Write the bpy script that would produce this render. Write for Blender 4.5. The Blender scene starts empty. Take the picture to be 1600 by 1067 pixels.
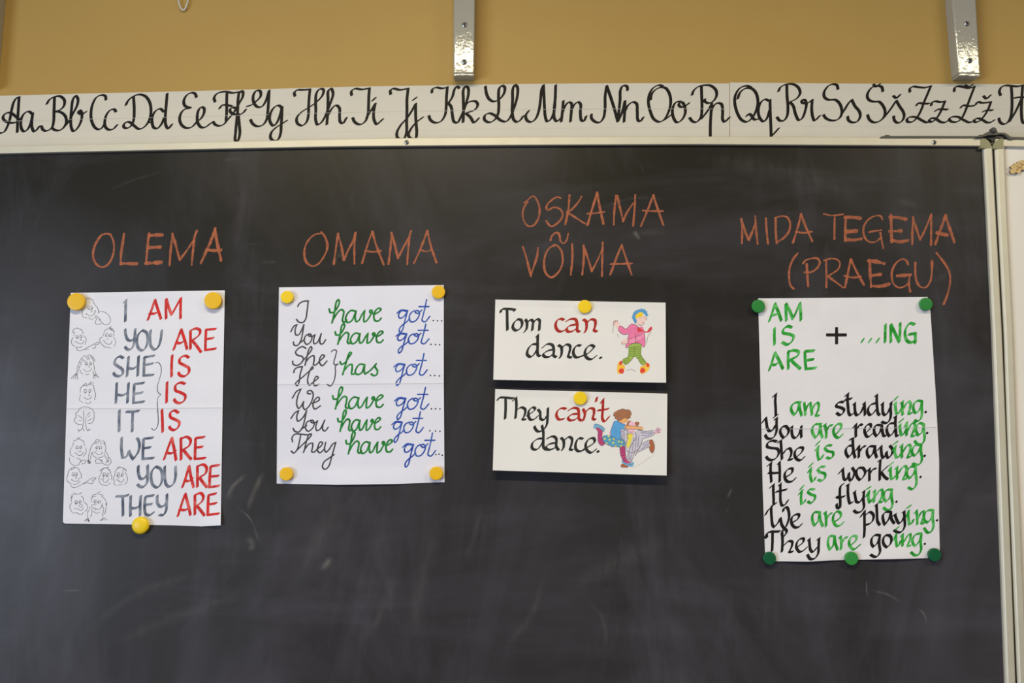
import bpy, bmesh, math, random
from mathutils import Vector, Matrix, Euler, noise
from mathutils.geometry import tessellate_polygon

random.seed(7)
SC = bpy.context.scene
COL = SC.collection
R = math.radians

# ------------------------------------------------------------------ camera
D, ZC = 1.87, 1.45
LENS = 35.0
FPX = 1600 * LENS / 36.0
cam_data = bpy.data.cameras.new('camera')
cam_data.lens = LENS; cam_data.sensor_width = 36.0
cam_data.clip_start = 0.05; cam_data.clip_end = 50
cam = bpy.data.objects.new('camera', cam_data)
cam.location = (-0.055, -D, ZC)
cam.rotation_euler = Euler((R(90 + 5.4), R(0.0), R(-1.7)), 'XYZ')
COL.objects.link(cam)
SC.camera = cam
CR = cam.rotation_euler.to_matrix()
CL = Vector(cam.location)

# ------------------------------------------------------------------ light and exposure
SC.view_settings.view_transform = 'Standard'
SC.view_settings.look = 'None'
SC.view_settings.gamma = 1.0
SC.view_settings.use_curve_mapping = False
SC.view_settings.exposure = 0.12
world = bpy.data.worlds.new('world'); SC.world = world; world.use_nodes = True
bg = world.node_tree.nodes['Background']
bg.inputs[0].default_value = (0.74, 0.80, 0.92, 1); bg.inputs[1].default_value = 0.16

def area(name, loc, rot, sx, sy, power, color):
    l = bpy.data.lights.new(name, 'AREA'); l.shape = 'RECTANGLE'
    l.size = sx; l.size_y = sy; l.energy = power; l.color = color
    o = bpy.data.objects.new(name, l); o.location = loc; o.rotation_euler = rot
    COL.objects.link(o); return o
# two fluorescent battens hanging in a row in front of the board, and the daylight of the window wall on the left
area('ceiling_lamp', (-0.35, -1.50, 2.775), (0, 0, 0), 1.25, 0.10, 36, (1.0, 0.87, 0.56))
area('ceiling_lamp', (1.90, -1.50, 2.775), (0, 0, 0), 1.25, 0.10, 27, (1.0, 0.87, 0.56))
area('window_light', (-3.3, -3.9, 1.15), (0, R(-90), 0), 1.4, 3.2, 148, (0.66, 0.81, 1.0))

# ------------------------------------------------------------------ helpers
def at(px, py, Y=0.0):
    """the point of the plane y = Y that the photograph shows at this pixel"""
    d = CR @ Vector(((px - 800.0) / FPX, -(py - 533.5) / FPX, -1.0))
    t = (Y - CL.y) / d.y
    return CL + d * t

def srgb(r, g, b):
    f = lambda c: (c / 255 / 12.92) if c / 255 <= 0.04045 else ((c / 255 + 0.055) / 1.055) ** 2.4
    return (f(r), f(g), f(b), 1.0)

class Nodes:
    def __init__(s, name):
        s.m = bpy.data.materials.new(name); s.m.use_nodes = True
        s.t = s.m.node_tree; s.n = s.t.nodes; s.l = s.t.links
        s.p = s.n['Principled BSDF']
    def add(s, kind, **kw):
        n = s.n.new(kind)
        for k, v in kw.items():
            if k in n.inputs.keys(): n.inputs[k].default_value = v
            else: setattr(n, k, v)
        return n
    def link(s, a, b): s.l.new(a, b)
    def coords(s, scale=(1, 1, 1), rot=(0, 0, 0)):
        g = s.add('ShaderNodeNewGeometry')
        m = s.add('ShaderNodeMapping'); m.inputs['Scale'].default_value = scale; m.inputs['Rotation'].default_value = rot
        s.link(g.outputs['Position'], m.inputs['Vector']); return m.outputs[0]
    def noise(s, scale, detail=3, rough=0.5, sc=(1, 1, 1), rot=(0, 0, 0), dist=0.0):
        n = s.add('ShaderNodeTexNoise', Scale=scale, Detail=detail, Roughness=rough, Distortion=dist)
        s.link(s.coords(sc, rot), n.inputs['Vector']); return n.outputs['Fac']
    def ramp(s, fac, stops):
        r = s.add('ShaderNodeValToRGB'); e = r.color_ramp.elements
        e[0].position, e[0].color = stops[0]; e[1].position, e[1].color = stops[-1]
        for p, c in stops[1:-1]:
            k = e.new(p); k.color = c
        s.link(fac, r.inputs[0]); return r.outputs[0]
    def math(s, op, a, b=None, clamp=False):
        n = s.add('ShaderNodeMath', operation=op); n.use_clamp = clamp
        for i, v in enumerate((a, b)):
            if v is None: continue
            if isinstance(v, (int, float)): n.inputs[i].default_value = v
            else: s.link(v, n.inputs[i])
        return n.outputs[0]
    def bump(s, h, strength, dist=0.001):
        b = s.add('ShaderNodeBump', Strength=strength, Distance=dist)
        s.link(h, b.inputs['Height']); s.link(b.outputs[0], s.p.inputs['Normal'])

def simple(name, c, rough=0.5, metal=0.0, spec=0.5, var=0.0, scale=40, bump=0.0, bscale=200, coat=0.0):
    N = Nodes(name)
    N.p.inputs['Roughness'].default_value = rough; N.p.inputs['Metallic'].default_value = metal
    N.p.inputs['Specular IOR Level'].default_value = spec
    N.p.inputs['Coat Weight'].default_value = coat; N.p.inputs['Coat Roughness'].default_value = 0.12
    lo = tuple(max(0, x * (1 - var)) for x in c[:3]) + (1,); hi = tuple(min(1, x * (1 + var)) for x in c[:3]) + (1,)
    N.link(N.ramp(N.noise(scale, 4), [(0.3, lo), (0.7, hi)]), N.p.inputs['Base Color'])
    if bump: N.bump(N.noise(bscale, 3), bump)
    return N.m

def ink(name, c1, c2, scale=70, c3=None):
    N = Nodes(name); N.p.inputs['Roughness'].default_value = 0.6; N.p.inputs['Specular IOR Level'].default_value = 0.25
    st = [(0.36, c1), (0.62, c2)] if c3 is None else [(0.34, c1), (0.5, c2), (0.66, c3)]
    N.link(N.ramp(N.noise(scale, 2, 0.5), st), N.p.inputs['Base Color'])
    return N.m

M = {}
# --- blackboard enamel with wiped chalk haze
N = Nodes('blackboard_enamel')
s1 = N.noise(3.2, 5, 0.62, (1.0, 1.0, 0.45), (0, R(28), 0), 0.9)
s2 = N.noise(5.0, 6, 0.7, (1.0, 1.0, 0.22), (0, R(24), 0), 0.8)
s3 = N.noise(5.0, 5, 0.65, (0.22, 1.0, 1.0), (0, R(14), 0), 0.4)
a = N.math('MULTIPLY', N.ramp(s1, [(0.45, (0, 0, 0, 1)), (0.85, (1, 1, 1, 1))]), 0.5)
b = N.math('MULTIPLY', N.ramp(s2, [(0.55, (0, 0, 0, 1)), (0.9, (1, 1, 1, 1))]), 0.6)
c = N.math('MULTIPLY', N.ramp(s3, [(0.50, (0, 0, 0, 1)), (0.85, (1, 1, 1, 1))]), 0.5)
gp = N.add('ShaderNodeNewGeometry'); sz = N.add('ShaderNodeSeparateXYZ'); N.link(gp.outputs['Position'], sz.inputs[0])
rg = N.add('ShaderNodeMapRange'); N.link(sz.outputs[2], rg.inputs[0])
for i, v in ((1, 1.95), (2, 1.25), (3, 0.0), (4, 0.35)): rg.inputs[i].default_value = v
tinted_film = N.math('MULTIPLY', rg.outputs[0], N.math('ADD', N.math('MULTIPLY', s1, 1.2), 0.35))     # chalk film denser lower down, its bluish tint painting in cool daylight
h = N.math('ADD', N.math('ADD', N.math('ADD', a, b), c), tinted_film, True)
mx = N.add('ShaderNodeMix', data_type='RGBA')
N.link(h, mx.inputs[0]); mx.inputs[6].default_value = (0.0150, 0.0132, 0.0100, 1); mx.inputs[7].default_value = (0.082, 0.077, 0.100, 1)
N.link(mx.outputs[2], N.p.inputs['Base Color'])
N.p.inputs['Roughness'].default_value = 0.36; N.p.inputs['Specular IOR Level'].default_value = 0.24
N.bump(N.noise(900, 2), 0.05, 0.0004)
M['board'] = N.m
# --- painted wall
M['wall'] = simple('ochre_wall_paint', (0.47, 0.295, 0.082, 1), 0.55, spec=0.35, var=0.035, scale=2.5, bump=0.25, bscale=160)
M['steel_white'] = simple('white_powder_coat', (0.40, 0.375, 0.32, 1), 0.06, spec=0.5, var=0.02, bump=0.16, bscale=150)
M['screw'] = simple('zinc_screw', (0.55, 0.55, 0.53, 1), 0.28, 1.0)
M['slot'] = simple('screw_recess', (0.02, 0.02, 0.02, 1), 0.6)
N = Nodes('anodised_aluminium')
N.p.inputs['Metallic'].default_value = 0.30; N.p.inputs['Roughness'].default_value = 0.50
N.link(N.ramp(N.noise(30, 3, 0.5, (1, 1, 1)), [(0.3, (0.64, 0.60, 0.50, 1)), (0.7, (0.68, 0.64, 0.54, 1))]), N.p.inputs['Base Color'])
M['alu'] = N.m
M['cap'] = simple('olive_grey_plastic', srgb(150, 145, 112), 0.5, var=0.04)
M['white'] = simple('white_enamel_board', (0.84, 0.79, 0.76, 1), 0.3, spec=0.4, var=0.02, scale=6)
M['hinge'] = simple('dark_grey_plastic', srgb(66, 65, 64), 0.42, var=0.08, scale=90)
M['hinge_dark'] = simple('black_plastic', srgb(34, 31, 33), 0.5, var=0.1, scale=90)
M['gap'] = simple('hinge_gap_shade', srgb(22, 15, 12), 0.8)  # near-black colour standing in for the shade in the open gap
M['cord'] = simple('translucent_white_cord', (0.62, 0.6, 0.6, 1), 0.35)
def paper(name, c, bump=0.16, var=0.015):
    N = Nodes(name); N.p.inputs['Roughness'].default_value = 0.62; N.p.inputs['Specular IOR Level'].default_value = 0.22
    lo = tuple(x * (1 - var * 2) for x in c) + (1,); hi = tuple(c) + (1,)
    N.link(N.ramp(N.noise(14, 4), [(0.35, lo), (0.6, hi)]), N.p.inputs['Base Color'])
    N.bump(N.noise(26, 5, 0.6, (1, 1, 1), (0, 0, 0), 0.8), bump, 0.004)
    return N.m
M['paper_a'] = paper('creased_white_paper', (0.82, 0.82, 0.95))
M['paper_b'] = paper('flat_white_paper', (0.79, 0.79, 0.95), 0.09)
M['paper_c'] = paper('curling_white_paper', (0.83, 0.81, 0.90), 0.2)
M['card'] = paper('glossy_white_card', (0.80, 0.785, 0.82), 0.03)
M['strip'] = paper('alphabet_strip_paper', (0.70, 0.655, 0.595), 0.05)
M['ruling'] = simple('pencil_ruling', (0.60, 0.57, 0.53, 1), 0.7)
M['crease'] = simple('fold_crease', (0.58, 0.58, 0.60, 1), 0.7)
M['marker'] = ink('black_marker', srgb(10, 7, 8), srgb(22, 15, 14))
M['red'] = ink('red_marker', srgb(222, 48, 44), srgb(196, 30, 30), 60, srgb(228, 92, 88))
M['slate'] = ink('slate_marker', srgb(78, 86, 108), srgb(112, 120, 141), 60, srgb(150, 156, 172))
M['pencil'] = ink('pencil_line', srgb(104, 104, 110), srgb(150, 150, 156), 300)
M['pen'] = ink('dark_grey_pen', srgb(58, 58, 64), srgb(78, 78, 84), 90)
M['green_pen'] = ink('green_felt_pen', srgb(16, 112, 38), srgb(40, 142, 62), 110)
M['green_pen2'] = ink('pale_green_highlight', srgb(96, 190, 70), srgb(120, 205, 90), 110)
M['blue_pen'] = ink('blue_felt_pen', srgb(30, 62, 168), srgb(66, 104, 190), 110)
M['green_ink'] = ink('green_brush_marker', srgb(26, 140, 40), srgb(48, 168, 60), 75, srgb(106, 196, 114))
M['black_ink'] = ink('black_brush_marker', srgb(16, 14, 18), srgb(28, 25, 30))
M['card_black'] = ink('black_calligraphy_ink', srgb(26, 28, 30), srgb(44, 46, 48))
M['card_red'] = ink('dark_red_calligraphy_ink', srgb(158, 26, 24), srgb(176, 44, 38))
def flat(name, c, var=0.08): return simple(name, srgb(*c), 0.65, spec=0.2, var=var, scale=120)
for k, c in dict(hair_blue=(92, 158, 214), yellow=(244, 206, 56), skin=(240, 206, 204), pink=(236, 126, 176), pink2=(244, 150, 192),
                 scarf=(214, 72, 84), lime=(160, 184, 92), lime2=(108, 140, 66), shoe_y=(250, 196, 74), shoe_r=(226, 74, 66),
                 line=(96, 72, 84), brown=(166, 112, 84), shirt=(92, 164, 226), skirt=(92, 160, 196), orange=(238, 178, 122),
                 magenta=(196, 72, 124), plum=(120, 70, 130), lav=(204, 200, 220), lav2=(164, 160, 190), shoe_b=(120, 176, 220),
                 shoe_br=(172, 104, 72), rose=(238, 190, 216), tie=(236, 222, 92)).items():
    M[k] = flat('print_' + k, c)
M['yellow_mag'] = simple('warm_yellow_plastic', srgb(240, 190, 34), 0.38, var=0.02, spec=0.4)
M['lemon_mag'] = simple('lemon_yellow_plastic', srgb(246, 210, 36), 0.38, var=0.02, spec=0.4)
M['green_mag'] = simple('green_plastic', srgb(44, 134, 62), 0.38, var=0.02, spec=0.4)
M['green_mag2'] = simple('light_green_plastic', srgb(56, 150, 70), 0.38, var=0.02, spec=0.4)
M['green_mag3'] = simple('dark_green_plastic', srgb(18, 92, 58), 0.38, var=0.02, spec=0.4)
M['iron'] = simple('ferrite_magnet', (0.05, 0.05, 0.05, 1), 0.6)
M['plywood'] = simple('laser_cut_plywood', srgb(214, 184, 128), 0.6, var=0.10, scale=60)
M['burnt'] = simple('burnt_plywood_edge', srgb(46, 28, 12), 0.7)
M['engraved'] = simple('engraved_vein', srgb(150, 100, 44), 0.7)
# --- chalk: opaque grains with the board showing through between them
def chalk(name, c, dens, uvfade, grain=1400):
    N = Nodes(name); N.p.inputs['Base Color'].default_value = c; N.p.inputs['Roughness'].default_value = 1.0
    N.p.inputs['Specular IOR Level'].default_value = 0.0
    uv = N.add('ShaderNodeUVMap'); sp = N.add('ShaderNodeSeparateXYZ'); N.link(uv.outputs[0], sp.inputs[0])
    e = N.math('SUBTRACT', 1.0, N.math('ABSOLUTE', N.math('SUBTRACT', N.math('MULTIPLY', sp.outputs[0], 2.0), 1.0)))
    v = N.math('SUBTRACT', 1.0, N.math('ABSOLUTE', N.math('SUBTRACT', N.math('MULTIPLY', sp.outputs[1], 2.0), 1.0)))
    g = N.noise(grain, 2, 0.6)
    if uvfade:
        st = N.noise(60, 4, 0.7, (1, 1, 0.25), (0, R(25), 0))
        al = N.math('MULTIPLY', N.math('POWER', e, 1.3), N.math('MULTIPLY', N.math('MULTIPLY', v, 1.8, True), dens))
        al = N.math('MULTIPLY', al, N.math('MULTIPLY', N.math('SUBTRACT', st, 0.28), 2.6, True), True)
    else:
        al = N.math('MULTIPLY', N.math('MULTIPLY', e, 5.0, True), N.math('ADD', N.math('ADD', N.math('MULTIPLY', g, 0.9), N.math('MULTIPLY', N.noise(110, 3, 0.6), 0.9)), dens - 0.95), True)
    N.link(al, N.p.inputs['Alpha']); return N.m
M['chalk'] = chalk('orange_chalk', srgb(204, 122, 92), 0.66, False)
M['smudge'] = chalk('wiped_white_chalk', srgb(192, 190, 186), 0.21, True)
M['haze'] = chalk('faint_chalk_haze', srgb(180, 180, 178), 0.065, True)

def link(name, me, mat, parent=None):
    o = bpy.data.objects.new(name, me); COL.objects.link(o)
    for m in (mat if isinstance(mat, (list, tuple)) else [mat]): me.materials.append(M[m] if isinstance(m, str) else m)
    if parent is not None: o.parent = parent; o.matrix_parent_inverse = Matrix.Translation(-parent.location)
    return o
def mesh(name, verts, faces, mat, parent=None, smooth=False):
    me = bpy.data.meshes.new(name); me.from_pydata([tuple(v) for v in verts], [], faces)
    bm = bmesh.new(); bm.from_mesh(me); bmesh.ops.recalc_face_normals(bm, faces=bm.faces); bm.to_mesh(me); bm.free()
    if smooth: me.shade_smooth()
    return link(name, me, mat, parent)
def tag(o, label=None, cat=None, group=None, kind=None):
    if label: o['label'] = label
    if cat: o['category'] = cat
    if group: o['group'] = group
    if kind: o['kind'] = kind
    return o
def thing(name, label, cat, loc, group=None):
    o = bpy.data.objects.new(name, None); o.location = loc; o.empty_display_size = 0.05; COL.objects.link(o)
    return tag(o, label, cat, group)
def bevel(o, w, seg=2):
    m = o.modifiers.new('bevel', 'BEVEL'); m.width = w; m.segments = seg; m.limit_method = 'ANGLE'; m.angle_limit = R(40); return o

def bar(name, pairs, prof, mat, parent=None, yref=0.0):
    """pairs: pixel edges (a, b) along a rail; prof: (t across, y) cross section, closed loop"""
    V, F = [], []; n = len(prof)
    for (a, b) in pairs:
        A, B = at(*a, yref), at(*b, yref)
        for t, y in prof:
            p = A.lerp(B, t); V.append((p.x, y, p.z))
    for i in range(len(pairs) - 1):
        for j in range(n):
            k = (j + 1) % n
            F.append((i * n + j, i * n + k, (i + 1) * n + k, (i + 1) * n + j))
    F.append(tuple(range(n))); F.append(tuple((len(pairs) - 1) * n + j for j in range(n)))
    return mesh(name, V, F, mat, parent)
def prism(name, pts, yf, yb, mat, parent=None, yref=None):
    P = [at(x, y, yf if yref is None else yref) for x, y in pts]; n = len(P)
    V = [(p.x, yf, p.z) for p in P] + [(p.x, yb, p.z) for p in P]
    tri = tessellate_polygon([[Vector((p.x, p.z, 0)) for p in P]])
    F = [tuple(t) for t in tri] + [tuple(i + n for i in t) for t in tri] + [(i, (i + 1) % n, (i + 1) % n + n, i + n) for i in range(n)]
    return mesh(name, V, F, mat, parent)
def lathe(name, c, prof, mat, parent=None, seg=40, smooth=True):
    """prof: (radius, y) around the y axis through c"""
    V, F = [], []
    for r, y in prof:
        for k in range(seg):
            a = 2 * math.pi * k / seg; V.append((c.x + r * math.cos(a), c.y + y, c.z + r * math.sin(a)))
    for i in range(len(prof) - 1):
        for k in range(seg):
            q = (k + 1) % seg; F.append((i * seg + k, i * seg + q, (i + 1) * seg + q, (i + 1) * seg + k))
    F.append(tuple(range(seg))); F.append(tuple((len(prof) - 1) * seg + k for k in range(seg)))
    o = mesh(name, V, F, mat, parent)
    if smooth:
        o.data.shade_smooth(); o.data.set_sharp_from_angle(angle=R(38))
    return o

# ------------------------------------------------------------------ pen strokes
def parse(s, crop):
    """'x y x y * x y ; x y' in crop pixels: '*' keeps a sharp corner, ';' lifts the pen"""
    ox, oy, k = crop; out = []
    for st in s.replace('\n', ' ').split(';'):
        seg, cur, nums = [], [], []
        for t in st.split():
            if t == '*':
                if cur: seg.append(cur); cur = [cur[-1]]
            else:
                nums.append(float(t))
                if len(nums) == 2: cur.append((ox + nums[0] * k, oy + nums[1] * k)); nums = []
        if cur: seg.append(cur)
        out += [q for q in seg if len(q) > 1 or len(seg) == 1]
    return [q for q in out if q]
def spline(P, step, closed=False):
    n = len(P)
    if n == 2 and not closed: 
        L = math.dist(P[0], P[1]); m = max(2, int(L / step / 3)); return [(P[0][0] + (P[1][0] - P[0][0]) * i / m, P[0][1] + (P[1][1] - P[0][1]) * i / m) for i in range(m + 1)]
    out = []
    g = (lambda i: P[i % n]) if closed else (lambda i: P[max(0, min(n - 1, i))])
    for i in range(n if closed else n - 1):
        p0, p1, p2, p3 = g(i - 1), g(i), g(i + 1), g(i + 2)
        # centripetal Catmull-Rom
        d1 = max(math.dist(p0, p1), 1e-6) ** .5; d2 = max(math.dist(p1, p2), 1e-6) ** .5; d3 = max(math.dist(p2, p3), 1e-6) ** .5
        if math.dist(p0, p1) < 1e-6: d1 = d2
        if math.dist(p2, p3) < 1e-6: d3 = d2
        m = max(1, int(math.dist(p1, p2) / step))
        for j in range(m):
            t = d1 + d2 * j / m; t0, t1, t2, t3 = 0, d1, d1 + d2, d1 + d2 + d3; q = []
            if math.dist(p0, p1) < 1e-6: p0 = (2 * p1[0] - p2[0], 2 * p1[1] - p2[1])
            if math.dist(p2, p3) < 1e-6: p3 = (2 * p2[0] - p1[0], 2 * p2[1] - p1[1])
            for a in (0, 1):
                A1 = ((t1 - t) * p0[a] + (t - t0) * p1[a]) / (t1 - t0); A2 = ((t2 - t) * p1[a] + (t - t1) * p2[a]) / (t2 - t1)
                A3 = ((t3 - t) * p2[a] + (t - t2) * p3[a]) / (t3 - t2)
                B1 = ((t2 - t) * A1 + (t - t0) * A2) / (t2 - t0); B2 = ((t3 - t) * A2 + (t - t1) * A3) / (t3 - t1)
                q.append(((t2 - t) * B1 + (t - t1) * B2) / (t2 - t1))
            out.append(tuple(q))
    if not closed: out.append(P[-1])
    return out
def nib(w, thin, ang, q=2.0):
    """support point of a broad nib: w wide, thin thick, held at ang degrees; q < 2 makes its ends square"""
    ca, sa = math.cos(R(ang)), -math.sin(R(ang)); a, b = ((w * 1.08 + .2) / 2, (thin * 1.1 + .3) / 2) if w > 2 else (w / 2, thin / 2)
    def f(nx, ny):
        x, y = (nx * ca + ny * sa) * a, (-nx * sa + ny * ca) * b
        s = (abs(x) ** q + abs(y) ** q) ** (1 / q) or 1e-9
        ex = a * math.copysign((abs(x) / s) ** (q - 1), x); ey = b * math.copysign((abs(y) / s) ** (q - 1), y)
        return ex * ca - ey * sa, ex * sa + ey * ca
    return f
PEN = {'count': 0}
def strokes(name, paths, f, mat, parent, lift, base=0.00012, step=0.7, Y=0.0, vary=0.0):
    """ink ribbons lying on the sheet whose height above y = Y is lift(px, py)"""
    V, F, UV = [], [], []
    def vert(x, y, h):
        V.append(at(x, y, Y - lift(x, y) - h)); return len(V) - 1
    for P in paths:
        PEN['count'] += 1; h0 = base + (PEN['count'] % 11) * 0.000028
        if len(P) == 1:
            ring = []
            for k in range(16):
                a = 2 * math.pi * k / 16; dx, dy = f(math.cos(a), math.sin(a)); ring.append(vert(P[0][0] + dx, P[0][1] + dy, h0))
            F.append(tuple(ring)); UV.append([(0.5, 0.5)] * 16); continue
        Q = spline(P, step); n = len(Q); L, Rr = [], []
        ang = []
        for i in range(n):
            a, b = Q[max(0, i - 1)], Q[min(n - 1, i + 1)]; dx, dy = b[0] - a[0], b[1] - a[1]; l = math.hypot(dx, dy) or 1
            ang.append((dx / l, dy / l))
        for i, (x, y) in enumerate(Q):
            tx, ty = ang[i]; ox, oy = f(-ty, tx)
            if vary:
                s = 1 + vary * (noise.noise(Vector((x * .11, y * .07, PEN['count'] * 7.7))) + .5 * noise.noise(Vector((x * .5, y * .5, 3.1)))); ox *= s; oy *= s
            h = h0 + 0.00008 * i / n
            L.append(vert(x + ox, y + oy, h)); Rr.append(vert(x - ox, y - oy, h))
        for i in range(n - 1):
            F.append((L[i], L[i + 1], Rr[i + 1], Rr[i])); v0, v1 = i / (n - 1), (i + 1) / (n - 1)
            UV.append([(0, v0), (0, v1), (1, v1), (1, v0)])
        for end, sgn in ((0, -1), (n - 1, 1)):
            tx, ty = ang[end]; cap = []; a0 = math.atan2(tx, -ty)   # normal angle
            for k in range(0, 9):
                a = a0 - sgn * math.pi * k / 8; dx, dy = f(math.cos(a), math.sin(a))
                cap.append(vert(Q[end][0] + dx, Q[end][1] + dy, h0 + (0.00008 if sgn > 0 else 0)))
            F.append(tuple(cap)); v = 1 if sgn > 0 else 0; UV.append([(0.5 + 0.5 * math.cos(math.pi * k / 8), v) for k in range(9)])
    me = bpy.data.meshes.new(name); me.from_pydata([tuple(v) for v in V], [], F)
    uvl = me.uv_layers.new(name='UVMap'); i = 0; data = []
    for u in UV:
        for c in u: data += c
    uvl.data.foreach_set('uv', data)
    # turn every face towards the reader
    bm = bmesh.new(); bm.from_mesh(me); bm.normal_update()
    bmesh.ops.reverse_faces(bm, faces=[fc for fc in bm.faces if fc.normal.y > 0]); bm.to_mesh(me); bm.free()
    return link(name, me, mat, parent)
def fill(name, polys, mat, parent, lift, h, smooth=True, Y=0.0):
    V, F = [], []
    for P in polys:
        Q = spline(P, 0.8, True) if smooth else P; b = len(V)
        for x, y in Q: V.append(at(x, y, Y - lift(x, y) - h))
        for t in tessellate_polygon([[Vector((x, y, 0)) for x, y in Q]]): F.append(tuple(b + i for i in t))
    o = mesh(name, V, F, mat, parent)
    bm = bmesh.new(); bm.from_mesh(o.data); bm.normal_update()
    bmesh.ops.reverse_faces(bm, faces=[fc for fc in bm.faces if fc.normal.y > 0]); bm.to_mesh(o.data); bm.free()
    return o
def interp(pts, x):
    if x <= pts[0][0]: a, b = pts[0], pts[1]
    elif x >= pts[-1][0]: a, b = pts[-2], pts[-1]
    else:
        for a, b in zip(pts, pts[1:]):
            if a[0] <= x <= b[0]: break
    return a[1] + (b[1] - a[1]) * (x - a[0]) / (b[0] - a[0])
def sheet(name, top, bottom, left, right, lift, mat, parent, nx, ny, thick=0.00025, Y=0.0, corner=0.0):
    """Coons patch: top/bottom are polylines of (px, py), left/right of (px, py) top to bottom"""
    def along(P, t):
        L = [0]
        for a, b in zip(P, P[1:]): L.append(L[-1] + math.dist(a, b))
        s = t * L[-1]
        for i in range(len(P) - 1):
            if s <= L[i + 1] + 1e-9:
                k = (s - L[i]) / (L[i + 1] - L[i]); return Vector((P[i][0] + (P[i + 1][0] - P[i][0]) * k, P[i][1] + (P[i + 1][1] - P[i][1]) * k))
        return Vector(P[-1])
    c00, c10, c01, c11 = Vector(top[0]), Vector(top[-1]), Vector(bottom[0]), Vector(bottom[-1])
    V, F = [], []
    for j in range(ny + 1):
        v = j / ny; lf, rt = along(left, v), along(right, v)
        for i in range(nx + 1):
            u = i / nx
            p = along(top, u) * (1 - v) + along(bottom, u) * v + lf * (1 - u) + rt * u - (c00 * (1 - u) * (1 - v) + c10 * u * (1 - v) + c01 * (1 - u) * v + c11 * u * v)
            V.append(at(p.x, p.y, Y - lift(p.x, p.y)))
    w = nx + 1
    for j in range(ny):
        for i in range(nx):
            F.append((j * w + i, (j + 1) * w + i, (j + 1) * w + i + 1, j * w + i + 1))
    o = mesh(name, V, F, mat, parent, False)
    bm = bmesh.new(); bm.from_mesh(o.data); bm.normal_update()
    if sum(fc.normal.y for fc in bm.faces) > 0: bmesh.ops.reverse_faces(bm, faces=bm.faces)
    bm.to_mesh(o.data); bm.free()
    m = o.modifiers.new('thickness', 'SOLIDIFY'); m.thickness = thick; m.offset = -1
    return o

# ------------------------------------------------------------------ the setting: the ochre wall behind everything
YW = 0.050                                      # wall face; the board face is y = 0
a, b = at(-900, -700, YW), at(2700, 1900, YW)
w = mesh('wall_back', [(a.x, YW, 0.0), (b.x, YW, 0.0), (b.x, YW, 3.0), (a.x, YW, 3.0), (a.x, YW + .12, 0.0), (b.x, YW + .12, 0.0), (b.x, YW + .12, 3.0), (a.x, YW + .12, 3.0)],
         [(0, 1, 2, 3), (4, 5, 6, 7), (0, 1, 5, 4), (3, 2, 6, 7), (0, 3, 7, 4), (1, 2, 6, 5)], 'wall')
tag(w, kind='structure')
M['lino'] = simple('brown_linoleum', (0.16, 0.12, 0.10, 1), 0.45, var=0.1, scale=8)
fl = mesh('floor', [(x, y, z) for z in (0.0, -.05) for x, y in ((-3.6, YW), (3.6, YW), (3.6, -6.0), (-3.6, -6.0))], [(0, 1, 2, 3), (4, 5, 6, 7), (0, 1, 5, 4), (1, 2, 6, 5), (2, 3, 7, 6), (3, 0, 4, 7)], 'lino')
tag(fl, kind='structure')

# ------------------------------------------------------------------ blackboard
TOPE = [(-420, 238), (0, 229.9), (280, 224.7), (530, 219), (670, 216.8), (810, 215.6), (1080, 214.9), (1330, 215.7), (1533, 216.4)]
BOTE = [(-420, 252), (0, 241.6), (260, 236), (530, 230.6), (670, 229.4), (810, 228.4), (1080, 227.2), (1330, 228.6), (1534, 229.8)]
def rails(x0, x1, te, be, n=24):
    return [((x, interp(te, x)), (x, interp(be, x))) for x in [x0 + (x1 - x0) * i / n for i in range(n + 1)]]
RAIL = [(0, .020), (0, -.0065), (.05, -.008), (.975, -.008), (1, -.0070), (1, .020)]
STILE = [(0, .020), (0, -.004), (.03, -.0062), (.14, -.0070), (.24, -.0086), (.80, -.0092), (.93, -.0080), (1, -.004), (1, .020)]
bc = at(600, 1275)
board = thing('blackboard', 'large dark grey blackboard with aluminium frame and orange chalk headings', 'blackboard', (bc.x, 0.01, bc.z))
A = [at(*p) for p in ((-400, 240), (1541, 222), (1580, 1282), (-460, 1290))]
mesh('writing_surface', [(p.x, y, p.z) for y in (0.0, 0.018) for p in A],
     [(0, 1, 2, 3), (7, 6, 5, 4), (0, 4, 5, 1), (1, 5, 6, 2), (2, 6, 7, 3), (3, 7, 4, 0)], 'board', board)
bevel(bar('frame_rail', rails(-420, 1533, TOPE, BOTE, 40), RAIL, 'alu', board), .0006)
bevel(bar('frame_rail', rails(-460, 1566, [(-460, 1282), (1566, 1270)], [(-460, 1296), (1580, 1284)], 4), RAIL, 'alu', board), .0006)
SR = [(230, 1534.2, 1547.8), (340, 1539.8, 1553.6), (520, 1548.4, 1563), (700, 1554.8, 1570.3), (880, 1561.8, 1577.3), (1067, 1568.7, 1584.2), (1272, 1576.4, 1592.2)]
bevel(bar('frame_stile', [((l, y), (r, y)) for y, l, r in SR], STILE, 'alu', board), .0005)
bevel(bar('frame_stile', [((-418, 250), (-404, 250)), ((-460, 1284), (-445, 1284))], STILE, 'alu', board), .0005)
def cap_shape(x0, x1, y0, y1, right):
    P = []; r = (x1 - x0) * 0.92
    if right:
        P = [(x0, y1), (x0, y0)] + [(x1 - r + r * math.sin(R(t)), y0 + r - r * math.cos(R(t))) for t in range(10, 91, 10)] + [(x1, y1)]
    else:
        P = [(x1, y1), (x1, y0)] + [(x0 + r - r * math.sin(R(t)), y0 + r - r * math.cos(R(t))) for t in range(10, 91, 10)] + [(x0, y1)]
    return P
bevel(tag(prism('corner_cap', cap_shape(1532.6, 1549.4, 215.4, 231.4, True), -.0098, .022, 'cap', board), 'olive grey plastic corner cap'), .0008)
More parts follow.
